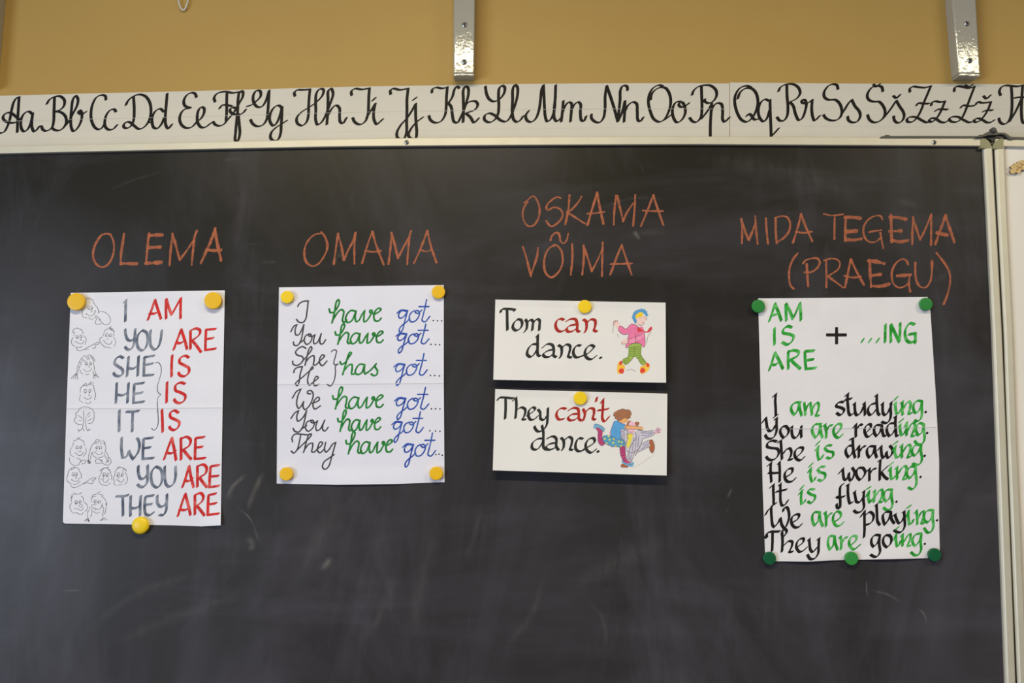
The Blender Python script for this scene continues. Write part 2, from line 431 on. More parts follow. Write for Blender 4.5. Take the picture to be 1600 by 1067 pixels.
def screw(c, r, parent, y=0.0):
    o = lathe('screw', Vector((c.x, y, c.z)), [(r, .002), (r, -.0004), (r * .86, -.0014), (r * .5, -.0021), (r * .42, -.0022), (r * .40, -.0008)], 'screw', parent, 28)
    lathe('screw_recess', Vector((c.x, y, c.z)), [(r * .40, -.0007), (r * .38, -.00235), (r * .1, -.00236)], 'slot', o, 6, False)
    return o
for x, y in ((635.5, 222.5), (1459.5, 222.5)): screw(at(x, y, -.008), .0046, board, -.008)

# ------------------------------------------------------------------ white wing board hinged on the right
wc = at(2000, 1275)
wing = thing('whiteboard_wing', 'white enamel side board with aluminium frame right of the blackboard', 'whiteboard', (wc.x, 0.01, wc.z))
TW = [(1551, 216.6), (1600, 218.4), (2350, 236)]; BW = [(1551, 229.8), (1600, 231.6), (2350, 250)]
A = [at(*p) for p in ((1556, 224), (2345, 242), (2410, 1290), (1600, 1278))]
mesh('writing_surface', [(p.x, y, p.z) for y in (0.0, 0.018) for p in A],
     [(0, 1, 2, 3), (7, 6, 5, 4), (0, 4, 5, 1), (1, 5, 6, 2), (2, 6, 7, 3), (3, 7, 4, 0)], 'white', wing)
bevel(bar('frame_rail', rails(1552, 2350, TW, BW, 8), RAIL, 'alu', wing), .0006)
bevel(bar('frame_rail', rails(1597, 2400, [(1597, 1270), (2400, 1285)], [(1597, 1284), (2400, 1299)], 4), RAIL, 'alu', wing), .0006)
SW = [(230, 1551.6, 1567), (340, 1556.8, 1571), (520, 1566.3, 1580), (700, 1572.4, 1586.4), (880, 1579.8, 1594.4), (1067, 1587.6, 1603), (1272, 1596, 1612)]
bevel(bar('frame_stile', [((l, y), (r, y)) for y, l, r in SW], STILE, 'alu', wing), .0005)
bevel(bar('frame_stile', [((2348, 240), (2363, 240)), ((2402, 1292), (2418, 1292))], STILE, 'alu', wing), .0005)
bevel(tag(prism('corner_cap', cap_shape(1551.8, 1568, 216, 232.4, False), -.0098, .022, 'cap', wing), 'olive grey plastic corner cap'), .0008)

# ------------------------------------------------------------------ hinge between the two boards
hc = at(1551, 216)
hin = thing('hinge', 'dark grey plastic hinge with long strap on top of the board frame', 'hinge', (hc.x, 0.0, hc.z))
bar('gap_shade_strip', [((1547.4, 226), (1552.2, 226)), ((1553.2, 340), (1557.2, 340)), ((1562.8, 520), (1566.8, 520)), ((1570, 700), (1572.8, 700)), ((1577, 880), (1580.2, 880)), ((1584, 1067), (1588, 1067)), ((1592, 1272), (1596.4, 1272))],
    [(0, .010), (0, -.0035), (1, -.0035), (1, .010)], 'gap', board)  # dark strip added across the open gap between the stiles, as its shade
H = lambda s: [(1520 + a * .05, 195 + b * .05) for a, b in s]
bevel(prism('strap', [(1374, 216.6), (1377, 213.0), (1381, 212.4), (1384, 210.8), (1389, 210.9), (1392, 212.2), (1450, 212.1), (1527, 212.4), (1532, 213), (1532, 216.2), (1375, 216.2)], -.0090, .012, 'hinge', hin), .0006)
bevel(prism('strap', [(1574, 217), (1580, 213.8), (1640, 215.0), (1735, 217), (1740, 221), (1574, 218)], -.0090, .012, 'hinge', hin), .0006)
bevel(prism('hinge_plate', H([(90, 420), (190, 370), (330, 345), (760, 300), (830, 296), (960, 300), (1060, 340), (1150, 440), (940, 470), (760, 440), (680, 470), (620, 540), (560, 470), (480, 430)]), -.0080, .006, 'hinge_dark', hin), .001)
bevel(prism('knuckle', H([(110, 385), (180, 325), (240, 308), (340, 304), (420, 240), (520, 208), (560, 168), (640, 148), (710, 176), (740, 195), (775, 200), (800, 250), (800, 318), (620, 322), (480, 330), (330, 372), (230, 392)]), -.0150, .010, 'hinge', hin), .002, 3)
k = at(1551, 204.5, -.012)
lathe('pivot_cap', Vector((k.x, -.013, k.z)), [(.0058, .004), (.0058, -.003), (.0050, -.0048), (.0025, -.0056), (.0004, -.0058)], 'hinge', hin, 24)
bevel(prism('hinge_arm', H([(790, 250), (860, 238), (960, 240), (1040, 262), (1110, 310), (1180, 360), (1290, 395), (1290, 450), (1150, 455), (1080, 400), (1010, 335), (940, 305), (860, 296), (790, 312)]), -.0120, .008, 'hinge', hin), .0015)

# ------------------------------------------------------------------ white steel brackets on the wall
def bracket(front, label, screws, yf=.018):
    """front: (left, right) pixel edges of the front face, top to bottom"""
    c = at((front[0][0][0] + front[0][1][0]) / 2, front[0][0][1], YW)
    t = thing('support_bracket', label, 'bracket', (c.x, YW, c.z), 'white steel brackets above the alphabet strip')
    o = bar('channel', front, [(0, YW), (0, yf + .003), (.02, yf + .001), (.06, yf), (.94, yf), (.98, yf + .001), (1, yf + .003), (1, YW)], 'steel_white', t, yref=yf)
    bevel(o, .002, 3)
    # folded lip closing the lower end
    (l, r) = front[-1]; P = [at(l[0] + 1.5, l[1], yf), at(r[0] - .5, r[1], yf)]
    V = [(p.x, y, p.z + dz) for p in P for y, dz in ((yf + .0012, -.0006), (yf + .0012, -.0042), (YW - .001, -.0042), (YW - .001, -.0006))]
    mesh('end_lip', V, [(0, 1, 2, 3), (4, 5, 6, 7), (0, 1, 5, 4), (1, 2, 6, 5), (2, 3, 7, 6), (3, 0, 4, 7)], 'steel_white', t)
    for x, y in screws: screw(at(x, y, yf), .0056, t, yf)
    return t
bracket([((709.9, -160), (743.5, -160)), ((709.1, 0), (742.4, 0)), ((708.2, 114), (741, 114))], 'white steel bracket with two screws, above the letters K and L', ((725.9, 39), (725.3, 96.8)))
bracket([((1480, -160), (1517, -160)), ((1488, 0), (1525.5, 0)), ((1497.9, 114), (1532, 115))], 'white steel bracket with two screws, above the letter Z with caron', ((1510.6, 37), (1515.2, 94.7)))
bracket([((-28, -160), (6, -160)), ((-41, 0), (-4, 0)), ((-50, 130), (-15, 129))], 'white steel bracket cut off by the left edge of the photo', ((-23, 40), (-30, 100)))

# ------------------------------------------------------------------ cord loop hanging on the wall
cc = at(287, -60, YW)
cord = thing('cord_loop', 'thin white cord loop hanging at the top left of the ochre wall', 'cord', (cc.x, YW, cc.z))
cu = bpy.data.curves.new('loop', 'CURVE'); cu.dimensions = '3D'; cu.bevel_depth = .00155; cu.bevel_resolution = 4; cu.resolution_u = 10
pts = [(287, -64), (281, -50), (277.2, -25), (278.6, 0), (280.6, 9), (283.2, 14), (286.2, 16.3), (289.2, 14.4), (291.8, 8.5), (294.2, 0), (296.6, -25), (293, -50), (287, -64)]
sp = cu.splines.new('NURBS'); sp.points.add(len(pts) - 1); sp.order_u = 3; sp.use_endpoint_u = True
for q, (x, y) in zip(sp.points, pts):
    p = at(x, y, YW - .006); q.co = (p.x, p.y, p.z, 1)
tmp = bpy.data.objects.new('tmp', cu); COL.objects.link(tmp)
dg = bpy.context.evaluated_depsgraph_get(); me = bpy.data.meshes.new_from_object(tmp.evaluated_get(dg)); me.name = 'loop'
bpy.data.objects.remove(tmp); me.materials.clear(); me.shade_smooth(); link('loop', me, 'cord', cord)
n = at(287, -62, YW)
lathe('nail', n, [(.0012, .004), (.0012, -.011), (.003, -.0112), (.003, -.0122), (.001, -.0126)], 'screw', cord, 16)

# ------------------------------------------------------------------ wooden leaf on the white wing
lp = [(352, 640), (372, 580), (420, 535), (385, 530), (358, 500), (380, 465), (430, 440), (470, 430), (468, 395), (510, 385), (545, 400), (592, 330), (640, 315), (690, 300), (760, 285),
      (830, 250), (900, 225), (935, 190), (990, 175), (1035, 200), (1030, 250), (1075, 235), (1110, 270), (1090, 310), (1045, 335), (1120, 330), (1160, 370), (1130, 410), (1060, 425), (1180, 440), (1190, 480), (1130, 505),
      (1020, 500), (960, 520), (985, 570), (950, 610), (890, 590), (850, 560), (790, 580), (740, 585), (700, 580), (690, 620), (660, 670), (600, 695), (560, 680), (525, 660), (500, 690), (440, 705), (380, 690)]
LF = [(1560 + x * 40 / 776, 235 + y * 55 / 1067) for x, y in lp]
lc = at(1590, 262)
leaf = thing('wooden_leaf', 'small laser-cut wooden oak leaf on the white side board, at the right edge', 'ornament', (lc.x, 0.0, lc.z))
Q = spline(LF, 0.5, True); yf = -.0065
P = [at(x, y, yf) for x, y in Q]; nQ = len(P)
o = mesh('leaf_blade', [(p.x, yf, p.z) for p in P] + [(p.x, yf + .0036, p.z) for p in P],
         [tuple(t) for t in tessellate_polygon([[Vector((x, y, 0)) for x, y in Q]])] + [tuple(i + nQ for i in t) for t in tessellate_polygon([[Vector((x, y, 0)) for x, y in Q]])] + [(i, (i + 1) % nQ, (i + 1) % nQ + nQ, i + nQ) for i in range(nQ)], ['plywood', 'burnt'], leaf)
for f in o.data.polygons:
    if abs(f.normal.y) < .5: f.material_index = 1
zero = lambda x, y: 0.0
LK = (1560, 235, 40 / 776)
strokes('engraved_vein', parse('545 590 640 530 760 430 900 370 1080 330; 600 560 560 600; 640 525 540 470; 700 480 690 560; 760 430 640 400; 820 400 850 500; 880 375 820 310; 950 350 990 430; 990 340 960 270', LK), nib(1.0, .8, 0), 'engraved', leaf, zero, base=.0001, Y=yf)
k = at(1593, 262, 0)
lathe('spacer', Vector((k.x, 0, k.z)), [(.007, -.0002), (.007, -.0029)], 'iron', leaf, 20)

# ------------------------------------------------------------------ alphabet strip: two sheets along the wall above the frame
TS = [(-330, 166), (0, 149.7), (130, 146.2), (280, 142.8), (540, 135.7), (700, 133), (810, 131.2), (950, 130), (1080, 129.7), (1139.5, 130.4)]
TS2 = [(1140.5, 128.9), (1340, 130.6), (1600, 131.6), (1680, 132.6)]
def strip(T, label, ext):
    x0, x1 = T[0][0], T[-1][0]; c = at((x0 + x1) / 2, 240, YW)
    t = thing('alphabet_strip', label, 'poster', (c.x, YW, c.z), 'alphabet strip sheets above the blackboard')
    B = [(x, interp([(-330, 258), (0, 246), (530, 234), (1080, 230), (1700, 234)], x)) for x in range(int(x0), int(x1) + 1, 60)]
    B = [(x0, B[0][1])] + B[1:] + ([(x1, B[-1][1])] if B[-1][0] != x1 else [])
    L = lambda x, y: .0012 + .0007 * math.sin(x / 61.0) * math.sin(x / 37.0 + 1) * max(0, 1 - abs(y - 130) / 60)
    sheet('sheet', T, B, [T[0], B[0]], [T[-1], B[-1]], L, 'strip', t, int((x1 - x0) / 6), 12, Y=YW)
    for o in (47, 82):
        xs = [x for x in range(int(x0) + 3, int(x1) - 2, 30)] + [x1 - 3]
        strokes('ruling', [[(x, interp(T, x) + o * (.82 if x > 1140 else .85)) for x in xs]], nib(.45, .45, 0), 'ruling', t, L, base=.00004, step=6, Y=YW)
    return t, L
s1, SL1 = strip(TS, 'white paper strip with cursive letters A to P above the blackboard', 0)
s2, SL2 = strip(TS2, 'white paper strip with cursive letters Q to T above the blackboard', 0)
PENS = nib(4.5, 1.4, 28, 1.7)
K1, K2, K3, K4, K5, K6 = [(x, 120, .175) for x in (0, 260, 530, 800, 1060, 1320)]
ALPHA = [
 (K1, '-20 498 10 502 40 488 62 450 85 390 105 290 125 220 150 188 170 180 * 165 260 158 380 154 494 ; 178 382 130 410 80 408 40 390 26 360 48 328 90 320 130 345 160 372 178 385'),
 (K1, '285 330 260 310 225 320 195 360 185 420 195 470 215 488 245 470 275 410 292 325 * 284 400 286 455 305 488 330 470 350 442'),
 (K1, '350 444 370 442 378 465 400 482 430 478 465 450 478 400 482 300 486 180 ; 418 242 440 205 490 177 540 175 575 210 570 260 535 295 490 310 * 540 315 582 350 592 400 570 450 530 478 490 475 462 455'),
 (K1, '580 440 610 405 650 330 690 250 695 195 675 170 652 200 638 290 632 380 636 450 656 486 690 460 725 390 730 320 712 298 700 318 730 335 768 312'),
 (K1, '946 205 940 172 910 162 860 185 825 250 812 330 820 400 850 455 885 470 915 450 932 420'),
 (K1, '1035 312 1020 290 985 297 950 340 935 400 940 445 970 472 1010 466 1045 430'),
 (K1, '1192 178 1198 290 1192 390 1168 440 1125 460 1102 440 1118 410 1150 402 1190 430 1240 466 1290 446 1330 390 1348 310 1335 225 1295 172 1240 158 1180 180 1142 215 1124 252'),
 (K1, '1320 412 1352 402; 1462 312 1430 285 1392 302 1362 350 1358 410 1372 452 1400 462 1436 430 1468 360 ; 1492 150 1484 250 1476 350 1480 430 1502 462 1534 425'),
 (K2, '268 182 255 150 225 142 180 165 155 215 165 258 215 278 * 165 288 130 325 118 385 140 435 185 458 230 445 270 402'),
 (K2, '268 402 310 370 336 320 336 282 315 270 290 290 275 350 280 410 310 450 345 450 398 412'),
 (K2, '435 222 425 190 445 155 480 138 530 132 590 144 650 135 682 133; 540 145 538 230 538 310 532 388; 416 400 435 426 470 438 510 425 545 385 600 320 622 285; 475 282 495 255 530 250 582 262'),
 (K2, '622 285 650 235 682 175 680 130 655 132 640 200 636 300 626 400 618 490 616 568 635 574 655 510 650 420 640 330 ; 622 282 592 272 568 290 572 315 610 335 650 338 688 318 708 292'),
 (K2, '720 263 750 255 800 220 842 170 835 126 800 126 775 170 780 230 810 267 850 267 885 220 917 122 * 912 220 905 310 895 380 860 430 810 442 770 418 750 382 ; 890 388 916 372'),
 (K2, '1030 275 1000 255 960 275 925 340 925 400 955 437 985 410 1015 340 1032 268 * 1030 350 1025 430 1020 500 1000 555 960 572 930 545 935 500 975 455 1030 420 1072 392'),
 (K2, '1148 172 1142 140 1170 117 1220 116 1282 112 * 1275 180 1270 260 1268 340 1250 405 1210 436 1170 415 1163 370 1200 320 1270 275 1340 225 1395 162 1402 115 1370 108 1340 145 1332 220 1334 300 1332 380 1350 428 1385 405 1420 350'),
 (K2, '1418 352 1462 240 1488 150 1470 105 1445 125 1443 200 1440 320 1432 425 ; 1445 340 1480 280 1515 254 1545 280 1546 350 1552 402 1575 416 1608 365'),
 (K3, '112 165 108 130 140 106 200 113 270 102 * 264 180 262 260 255 340 230 400 185 426 140 405 120 366'),
 (K3, '245 360 285 300 322 238 * 308 310 310 380 335 424 360 405 388 378 ; 298 212 322 188'),
 (K3, '460 155 456 122 480 105 540 116 615 105 * 605 200 605 300 602 400 600 500 575 552 525 548 514 502 550 430 600 375 650 300 682 240 * 682 320 685 400 692 500 682 548 640 550 618 522 640 465 690 405 745 362 ; 660 208 688 185'),
 (K3, '828 142 832 110 870 95 920 104 965 92 * 958 180 955 270 945 340 910 395 860 411 815 385 800 348 ; 1072 102 1050 86 1030 110 1010 180 975 235 * 1000 270 1010 340 1025 400 1055 410 1085 360 1112 300'),
 (K3, '1112 300 1138 220 1154 150 1150 98 1125 86 1108 120 1108 200 1110 300 1106 405 ; 1118 262 1160 224 1215 218 1237 248 1215 290 1130 325 * 1170 360 1205 408 1245 370'),
 (K3, '1305 85 1315 150 1340 200 1380 220 1430 200 1470 150 1478 95 1455 78 1430 100 1422 170 1425 260 1415 340 1380 390 1335 406 1297 382 1300 345 1340 325 1390 345 1440 388 1485 400 1520 372 1545 322'),
 (K3, '1545 322 1570 250 1592 160 1590 90 1568 72 1550 110 1548 200 1545 320 1560 385 1588 403 1618 385 1643 350'),
 (K4, '148 305 122 345 135 390 170 403 210 375 240 300 255 200 265 110 280 74 * 285 160 290 270 298 360 315 399 345 380 375 310 385 200 390 74 ; 388 180 376 290 378 370 400 398 442 362'),
 (K4, '458 215 452 290 440 400 ; 447 330 475 260 505 227 530 237 530 300 522 400 ; 530 300 555 250 590 225 612 245 610 320 620 388 640 396 662 352'),
 (K4, '708 335 710 370 740 400 780 408 815 370 830 290 832 170 845 80 * 880 180 915 290 945 400 * 955 300 965 200 968 120 990 80 1025 84 1032 120'),
 (K4, '945 400 985 310 1008 215 ; 1008 215 1006 300 1000 402 ; 1007 310 1035 255 1080 225 1112 240 1118 310 1125 388 1145 397 1172 362'),
 (K4, '1345 82 1310 75 1260 100 1225 160 1218 230 1235 310 1265 375 1310 402 1355 385 1395 320 1417 230 1405 150 1370 100 1325 95 1275 120 1245 160 1238 205 ; 1362 384 1424 338'),
 (K4, '1500 218 1460 230 1433 290 1440 360 1472 407 1510 390 1545 330 1543 270 1520 228 1495 232 1490 255 1515 270 1550 258 1580 235'),
 (K5, '122 162 135 125 175 90 230 75 290 80 335 120 340 170 310 218 268 235 235 218 235 200; 205 85 208 180 210 280 200 360 160 404 125 397 100 365; 205 375 245 325 278 280'),
 (K5, '278 280 298 238 ; 298 238 290 340 285 440 285 536; 290 320 310 265 350 233 385 245 395 310 395 380 412 402 455 362'),
 (K5, '648 95 610 80 550 100 510 160 503 230 525 320 565 385 610 402 650 375 690 310 710 220 690 140 650 103 600 103 550 140 530 195; 610 350 632 330 655 350 680 382 718 375'),
 (K5, '808 215 775 200 735 230 713 300 725 365 760 400 790 370 815 295 ; 818 205 820 320 825 430 828 533 * 860 500 895 460'),
 (K5, '893 130 910 95 960 68 1020 65 1070 95 1087 145 1060 190 995 225 * 1025 260 1045 330 1075 387 1105 370 1130 310 1142 240 1128 207 1103 207 1103 228 1130 238 1170 225 1195 205 * 1190 290 1200 360 1215 390 1262 348 ; 968 75 970 170 978 270 970 350 940 391 905 391 880 360'),
 (K5, '1425 110 1415 75 1380 65 1335 85 1300 140 1305 182 1340 205 1400 205 1440 240 1460 310 1445 360 1410 386 1370 390 1320 372 1295 340'),
 (K6, '-32 338 0 290 30 240 62 205 * 90 260 130 310 138 350 115 395 75 408 35 390 25 355'),
 (K6, '340 130 330 92 300 80 255 87 215 125 200 170 215 205 260 222 305 222 342 260 360 310 348 360 310 395 260 407 220 382 203 340 ; 255 68 282 88 312 65'),
 (K6, '345 368 400 300 460 212 * 490 265 520 310 530 350 510 395 475 412 445 392 435 352 ; 433 170 462 190 492 160'),
 (K6, '582 135 580 105 610 87 660 93 720 96 768 82 * 740 150 710 220 680 300 640 370 600 402 560 400 556 375 590 358 640 362 690 390 730 407 765 398; 640 255 655 235 700 238 748 240'),
 (K6, '772 255 778 230 810 217 850 226 894 218 * 870 280 840 340 805 385 770 404 753 390 770 370 810 372 850 400 890 408 935 382 ; 808 305 835 290 915 292'),
 (K6, '978 130 980 100 1010 84 1060 92 1110 100 1158 88 * 1130 160 1100 240 1070 320 1035 380 990 404 943 395 933 375 960 358 1010 358 1060 385 1110 407 1155 395; 1035 275 1055 255 1110 262 1155 258 ; 1075 76 1105 92 1140 70'),
 (K6, '1168 250 1185 225 1225 232 1304 226 * 1280 290 1240 355 1200 395 1165 404 1153 387 1190 370 1230 385 1270 408 1300 407 1332 388 ; 1235 310 1260 300 1318 298 ; 1238 172 1265 195 1300 165'),
 (K6, '1392 165 1380 135 1395 95 1430 78 1480 80 1540 85 1590 76; 1487 85 1492 180 1492 280 1480 360 1450 410 1415 422 1385 402 1375 370 ; 1470 400 1530 300 1580 190'),
 (K6, '1588 80 1580 200 1577 330 1592 408 1625 412 1660 375 ; 1515 188 1560 182 1640 186'),
]
for i, (k, s) in enumerate(ALPHA):
    q = k in (K6,) or (k is K5 and i > 31)
    q = (k is K6) or (k is K5 and '648 95' in s or k is K5 and '808 215' in s or k is K5 and '893 130' in s or k is K5 and '1425 110' in s)
    strokes('letter', parse(s, k), PENS, 'marker', s2 if q else s1, SL2 if q else SL1, Y=YW)

# ------------------------------------------------------------------ chalk headings on the blackboard
C1, C2, C3, C4, C5 = (130, 340, .15), (460, 340, .15), (800, 290, .1625), (1140, 320, .15), (1320, 320, .15)
CH = nib(3.2, 2.3, 15, 2.0); CHW = nib(4.7, 3.3, 75, 1.6)
def word(txts, lab):
    n = 0
    for k, s, f in txts:
        for st in s.split('|'): 
            o = strokes('chalk_letter', parse(st, k), f, 'chalk', board, zero, base=.0001, vary=.55)
word([(C1, '285 175 240 168 195 180 150 235 115 310 102 380 115 450 155 500 205 515 255 490 295 430 320 340 315 250 290 190 272 170', CH), (C1, '425 175 410 270 395 380 390 478 ; 390 478 450 478 558 480|685 170 670 300 655 475 ; 685 185 750 182 825 180; 670 312 805 306; 650 475 730 472 815 465', CHW),
      (C1, '900 495 910 350 930 165 ; 930 170 965 290 1005 440 ; 1005 440 1080 340 1140 250; 1185 135 1160 200 1145 330 1130 490', CH), (C1, '1375 115 1340 220 1290 330 1228 468; 1370 140 1330 230; 1372 125 1395 260 1435 442; 1285 330 1340 342 1435 337', CHW)], '')
word([(C2, '270 165 215 175 150 230 110 310 105 400 130 470 190 505 250 480 310 400 342 320 335 240 305 180 280 152', CH), (C2, '410 485 430 340 455 165 ; 455 170 490 300 515 445; 515 445 560 340 610 245 638 155 ; 634 165 625 300 625 480|812 145 770 260 705 475; 812 145 850 280 930 490; 740 345 810 356 900 345', CH),
      (C2, '980 485 1000 320 1012 155; 1012 155 1045 280 1078 425; 1078 425 1130 320 1190 210 1215 140; 1200 200 1185 340 1175 485|1385 135 1320 310 1245 475; 1385 140 1420 290 1480 470; 1310 335 1375 352 1420 340', CH)], '')
word([(C3, '120 165 160 130 205 100 245 150 265 220 255 310 210 380 160 390 120 350 102 270 120 200 150 160|465 120 440 108 395 130 345 175 330 215 345 235 400 210 460 225 488 275 470 325 425 370 380 392 350 370 330 340|553 90 545 200 530 290 513 372; 668 105 640 155 560 240 530 250; 530 255 600 300 700 365|818 65 790 160 755 280 725 380; 800 130 765 240 735 350; 818 70 840 190 880 370; 725 270 800 265 885 253|1000 95 985 230 978 375; 1012 95 1030 180 1050 260 1068 345; 1068 340 1110 250 1165 170 ; 1185 90 1180 200 1165 385|1360 90 1310 220 1240 388; 1358 95 1400 220 1455 378; 1260 240 1350 245 1450 245', CH),
      (C3, '105 590 140 700 182 870; 250 600 240 680 182 860|370 525 380 490 405 462 440 452 460 490 465 530 495 555 525 525 540 465|415 572 360 600 320 670 308 760 325 840 375 882 430 850 475 780 488 700 470 620 430 575 400 572|578 560 580 700 565 855|688 575 690 700 675 855; 690 590 730 700 768 825; 768 820 830 700 870 600; 872 545 868 700 865 870|1055 570 1010 680 945 855; 1055 575 1090 680 1150 855; 950 755 1050 752 1150 748', CH)], '')
word([(C4, '120 145 130 250 128 400; 125 150 160 270 200 370; 200 365 240 270 268 190; 268 120 275 250 292 405|378 140 385 260 400 405|480 135 480 260 490 400; 475 135 540 118 600 130 630 190 620 270 570 340 490 390|743 95 720 200 660 395; 745 100 790 220 862 380; 690 280 770 291 855 280|985 95 1050 110 1115 108 1180 98; 1095 115 1092 240 1092 355', CH),
      (C5, '10 130 5 250 5 370; 0 130 80 130 165 140; 5 280 125 272; 5 362 90 366 170 355', CHW), (C5, '390 150 375 118 320 115 250 150 200 220 195 300 225 365 275 390 330 380 365 350; 255 285 310 272 375 265; 370 290 380 350 400 450', CH),
      (C5, '480 110 485 250 488 385; 470 128 550 132 640 150; 465 275 590 272; 495 370 570 384 655 372', CHW), (C5, '712 130 705 270 702 410; 715 150 750 260 785 365; 785 360 840 250 900 100; 900 105 900 260 898 420', CH), (C5, '1050 110 1010 220 945 405; 1050 115 1090 240 1140 385; 958 292 1070 315', CHW),
      (C4, '708 505 660 570 625 660 620 760 635 840 668 875|803 615 810 730 818 850; 765 610 790 580 860 558 915 560 940 600 910 660 850 700 780 702|1005 585 1008 700 1008 860; 985 580 1050 560 1120 570 1150 610 1130 670 1070 715 1020 745; 1025 745 1100 800 1180 860', CH),
      (C5, '62 565 35 700 2 860; 62 565 120 690 200 835; -2 740 80 757 165 748', CH), (C5, '260 580 262 700 275 850; 245 582 330 592 410 612; 270 738 375 724; 275 845 370 848 465 825', CHW),
      (C5, '660 620 640 580 600 565 540 600 495 680 490 760 510 825 560 860 610 855 655 825; 675 735 668 820 682 905|735 600 735 720 750 800 790 855 840 860 885 810 905 720 908 580|955 500 1010 570 1065 650 1095 730 1095 820 1070 930 1030 1035', CH), (C5, '545 740 610 735 685 728', CHW)], '')
# wiped streaks of white chalk
SM = [('355 781 364 760 386 740', 6, 'smudge'), ('386 800 398 766 412 736', 7, 'smudge'), ('388 838 394 852 391 862', 8, 'smudge'), ('370 792 392 812 405 850', 3, 'smudge'),
      ('452 930 490 860 540 770', 34, 'haze'), ('500 892 520 870', 10, 'smudge'), ('97 923 127 922', 3, 'smudge'), ('640 1010 660 900 690 800', 26, 'haze'), ('725 880 740 840 752 790', 10, 'haze'),
      ('170 297 210 281 262 265', 4, 'haze'), ('380 381 414 381', 4, 'haze'), ('405 410 434 409', 5, 'haze'), ('345 250 385 248', 5, 'haze'), ('518 412 532 400 540 412', 16, 'haze'),
      ('1136 779 1144 762', 3, 'smudge'), ('1140 792 1132 802', 4, 'haze'), ('1354 905 1354 920 1356 934', 1.6, 'smudge'), ('1360 922 1385 928 1408 941', 3, 'smudge'), ('1434 951 1443 958 1448 973', 3, 'smudge'),
      ('915 935 938 960 946 985 945 1018', 8, 'haze'), ('962 370 1000 364 1046 362', 12, 'haze'), ('990 360 1000 375', 5, 'smudge'), ('930 330 985 310 1045 312', 5, 'haze'),
      ('1080 246 1180 258 1275 281 1330 309 1350 345', 34, 'haze'), ('1395 312 1440 322', 12, 'haze'), ('995 245 1003 262 1008 275', 2, 'haze'), ('1452 440 1478 430 1490 410', 12, 'haze'),
      ('170 1010 260 970 400 920', 18, 'haze'), ('120 1000 210 930 330 890', 14, 'haze'), ('560 1010 600 950 620 880', 20, 'haze'), ('880 930 960 880 1060 840', 30, 'haze'), ('790 1010 830 960 850 900', 14, 'haze'), ('118 458 130 446', 4, 'haze')]
for s, wd, mt in SM: strokes('chalk_smudge', parse(s, (0, 0, 1)), nib(wd * (1.7 if mt == 'smudge' else 1.3), wd * 1.3, 0), mt, board, zero, base=.00005, step=2)

# ------------------------------------------------------------------ posters and cards
def sm(a, b, x):
    t = max(0.0, min(1.0, (x - a) / (b - a))); return t * t * (3 - 2 * t)
def crease(y, y0, w=7, h=.0006): return h * max(0.0, 1 - abs(y - y0) / w)
def lift_a(x, y):        # pronoun poster: pinned at two top corners and the middle of the bottom edge
    h = .0008 + .0012 * math.sin((y - 455) / 365 * math.pi) + crease(y, 639 - (x - 100) * .004)
    h += .007 * sm(300, 350, x) * sm(780, 822, y) + .0025 * sm(785, 820, y) * (1 - sm(100, 190, x)) + .0022 * math.sin(max(0, min(1, (x - 100) / 250)) * math.pi) * (1 - sm(454, 480, y))
    return h
def lift_b(x, y):
    return .0008 + .0020 * math.sin(max(0, min(1, (y - 447) / 308)) * math.pi) * (.5 + .5 * abs(x - 564) / 130) + crease(y, 600) + .004 * math.sin(max(0, min(1, (x - 460) / 210)) * math.pi) * sm(725, 757, y)
def lift_c(x, y):
    h = .0008 + .0030 * math.sin(max(0, min(1, (y - 466) / 408)) * math.pi) * (.6 + .4 * math.cos((x - 1325) / 45.0)) + crease(y, 669.5 - (x - 1190) * .006)
    u = max(0, min(1, (x - 1205) / 122)) if x < 1329 else max(0, min(1, (x - 1333) / 122))
    h += .0055 * math.sin(u * math.pi) * sm(838, 876, y) + .0022 * math.sin(max(0, min(1, (x - 1190) / 258)) * math.pi) * (1 - sm(464, 510, y)) * abs(math.sin(x / 34.0))
    return h
def lift_d(x, y): return .0024 + .0150 * max(0, (y - 480) / 115.0)
def lift_e(x, y): return .0024 + .0180 * max(0, (y - 622) / 118.0)

def poster(label, cat, T, B, L, Rr, lift, mat, nx, ny, thick=.00025, name='paper_poster', group=None):
    xs = [p[0] for p in T + B]; c = at(sum(xs) / len(xs), max(p[1] for p in B))
    t = thing(name, label, cat, (c.x, 0, c.z), group)
    o = sheet('sheet', T, B, L, Rr, lift, mat, t, nx, ny, thick)
    return t
TA = [(110.5, 457.6), (230, 455.5), (351.3, 453.6)]; BA = [(98.3, 815), (100.5, 817.8), (180, 819), (270, 820.6), (315, 822.3), (344.8, 820.6)]
pa = poster('white poster with faces, I AM, YOU ARE, SHE IS, below the chalk word OLEMA', 'poster', TA, BA, [TA[0], (109.6, 486), (104, 635), BA[0]], [TA[-1], (347.8, 635), BA[-1]], lift_a, 'paper_a', 84, 122)
TB = [(436, 449), (565, 447), (693.4, 445.2)]; BB = [(432.4, 755.4), (528, 757.4), (620, 756), (694.6, 753.2)]
pb = poster('white poster reading I have got in grey, green and blue, below the chalk word OMAMA', 'poster', TB, BB, [TB[0], (433.4, 601), BB[0]], [TB[-1], (693.4, 599), BB[-1]], lift_b, 'paper_b', 88, 104)
TC = [(1184.6, 466.2), (1320, 465), (1449.4, 464)]; BC = [(1196, 877.2), (1219, 876.8), (1262, 877.4), (1300, 875.3), (1331, 874.6), (1416, 872.8), (1468.6, 871.6)]
pc = poster('tall white poster of green and black verbs ending in ing, below the chalk word PRAEGU', 'poster', TC, BC, [TC[0], (1188.4, 610), (1191, 730), (1191.8, 765), BC[0]], [TC[-1], (1453.8, 486), (1462, 615), (1467.4, 720), (1467.2, 800), BC[-1]], lift_c, 'paper_c', 92, 138)
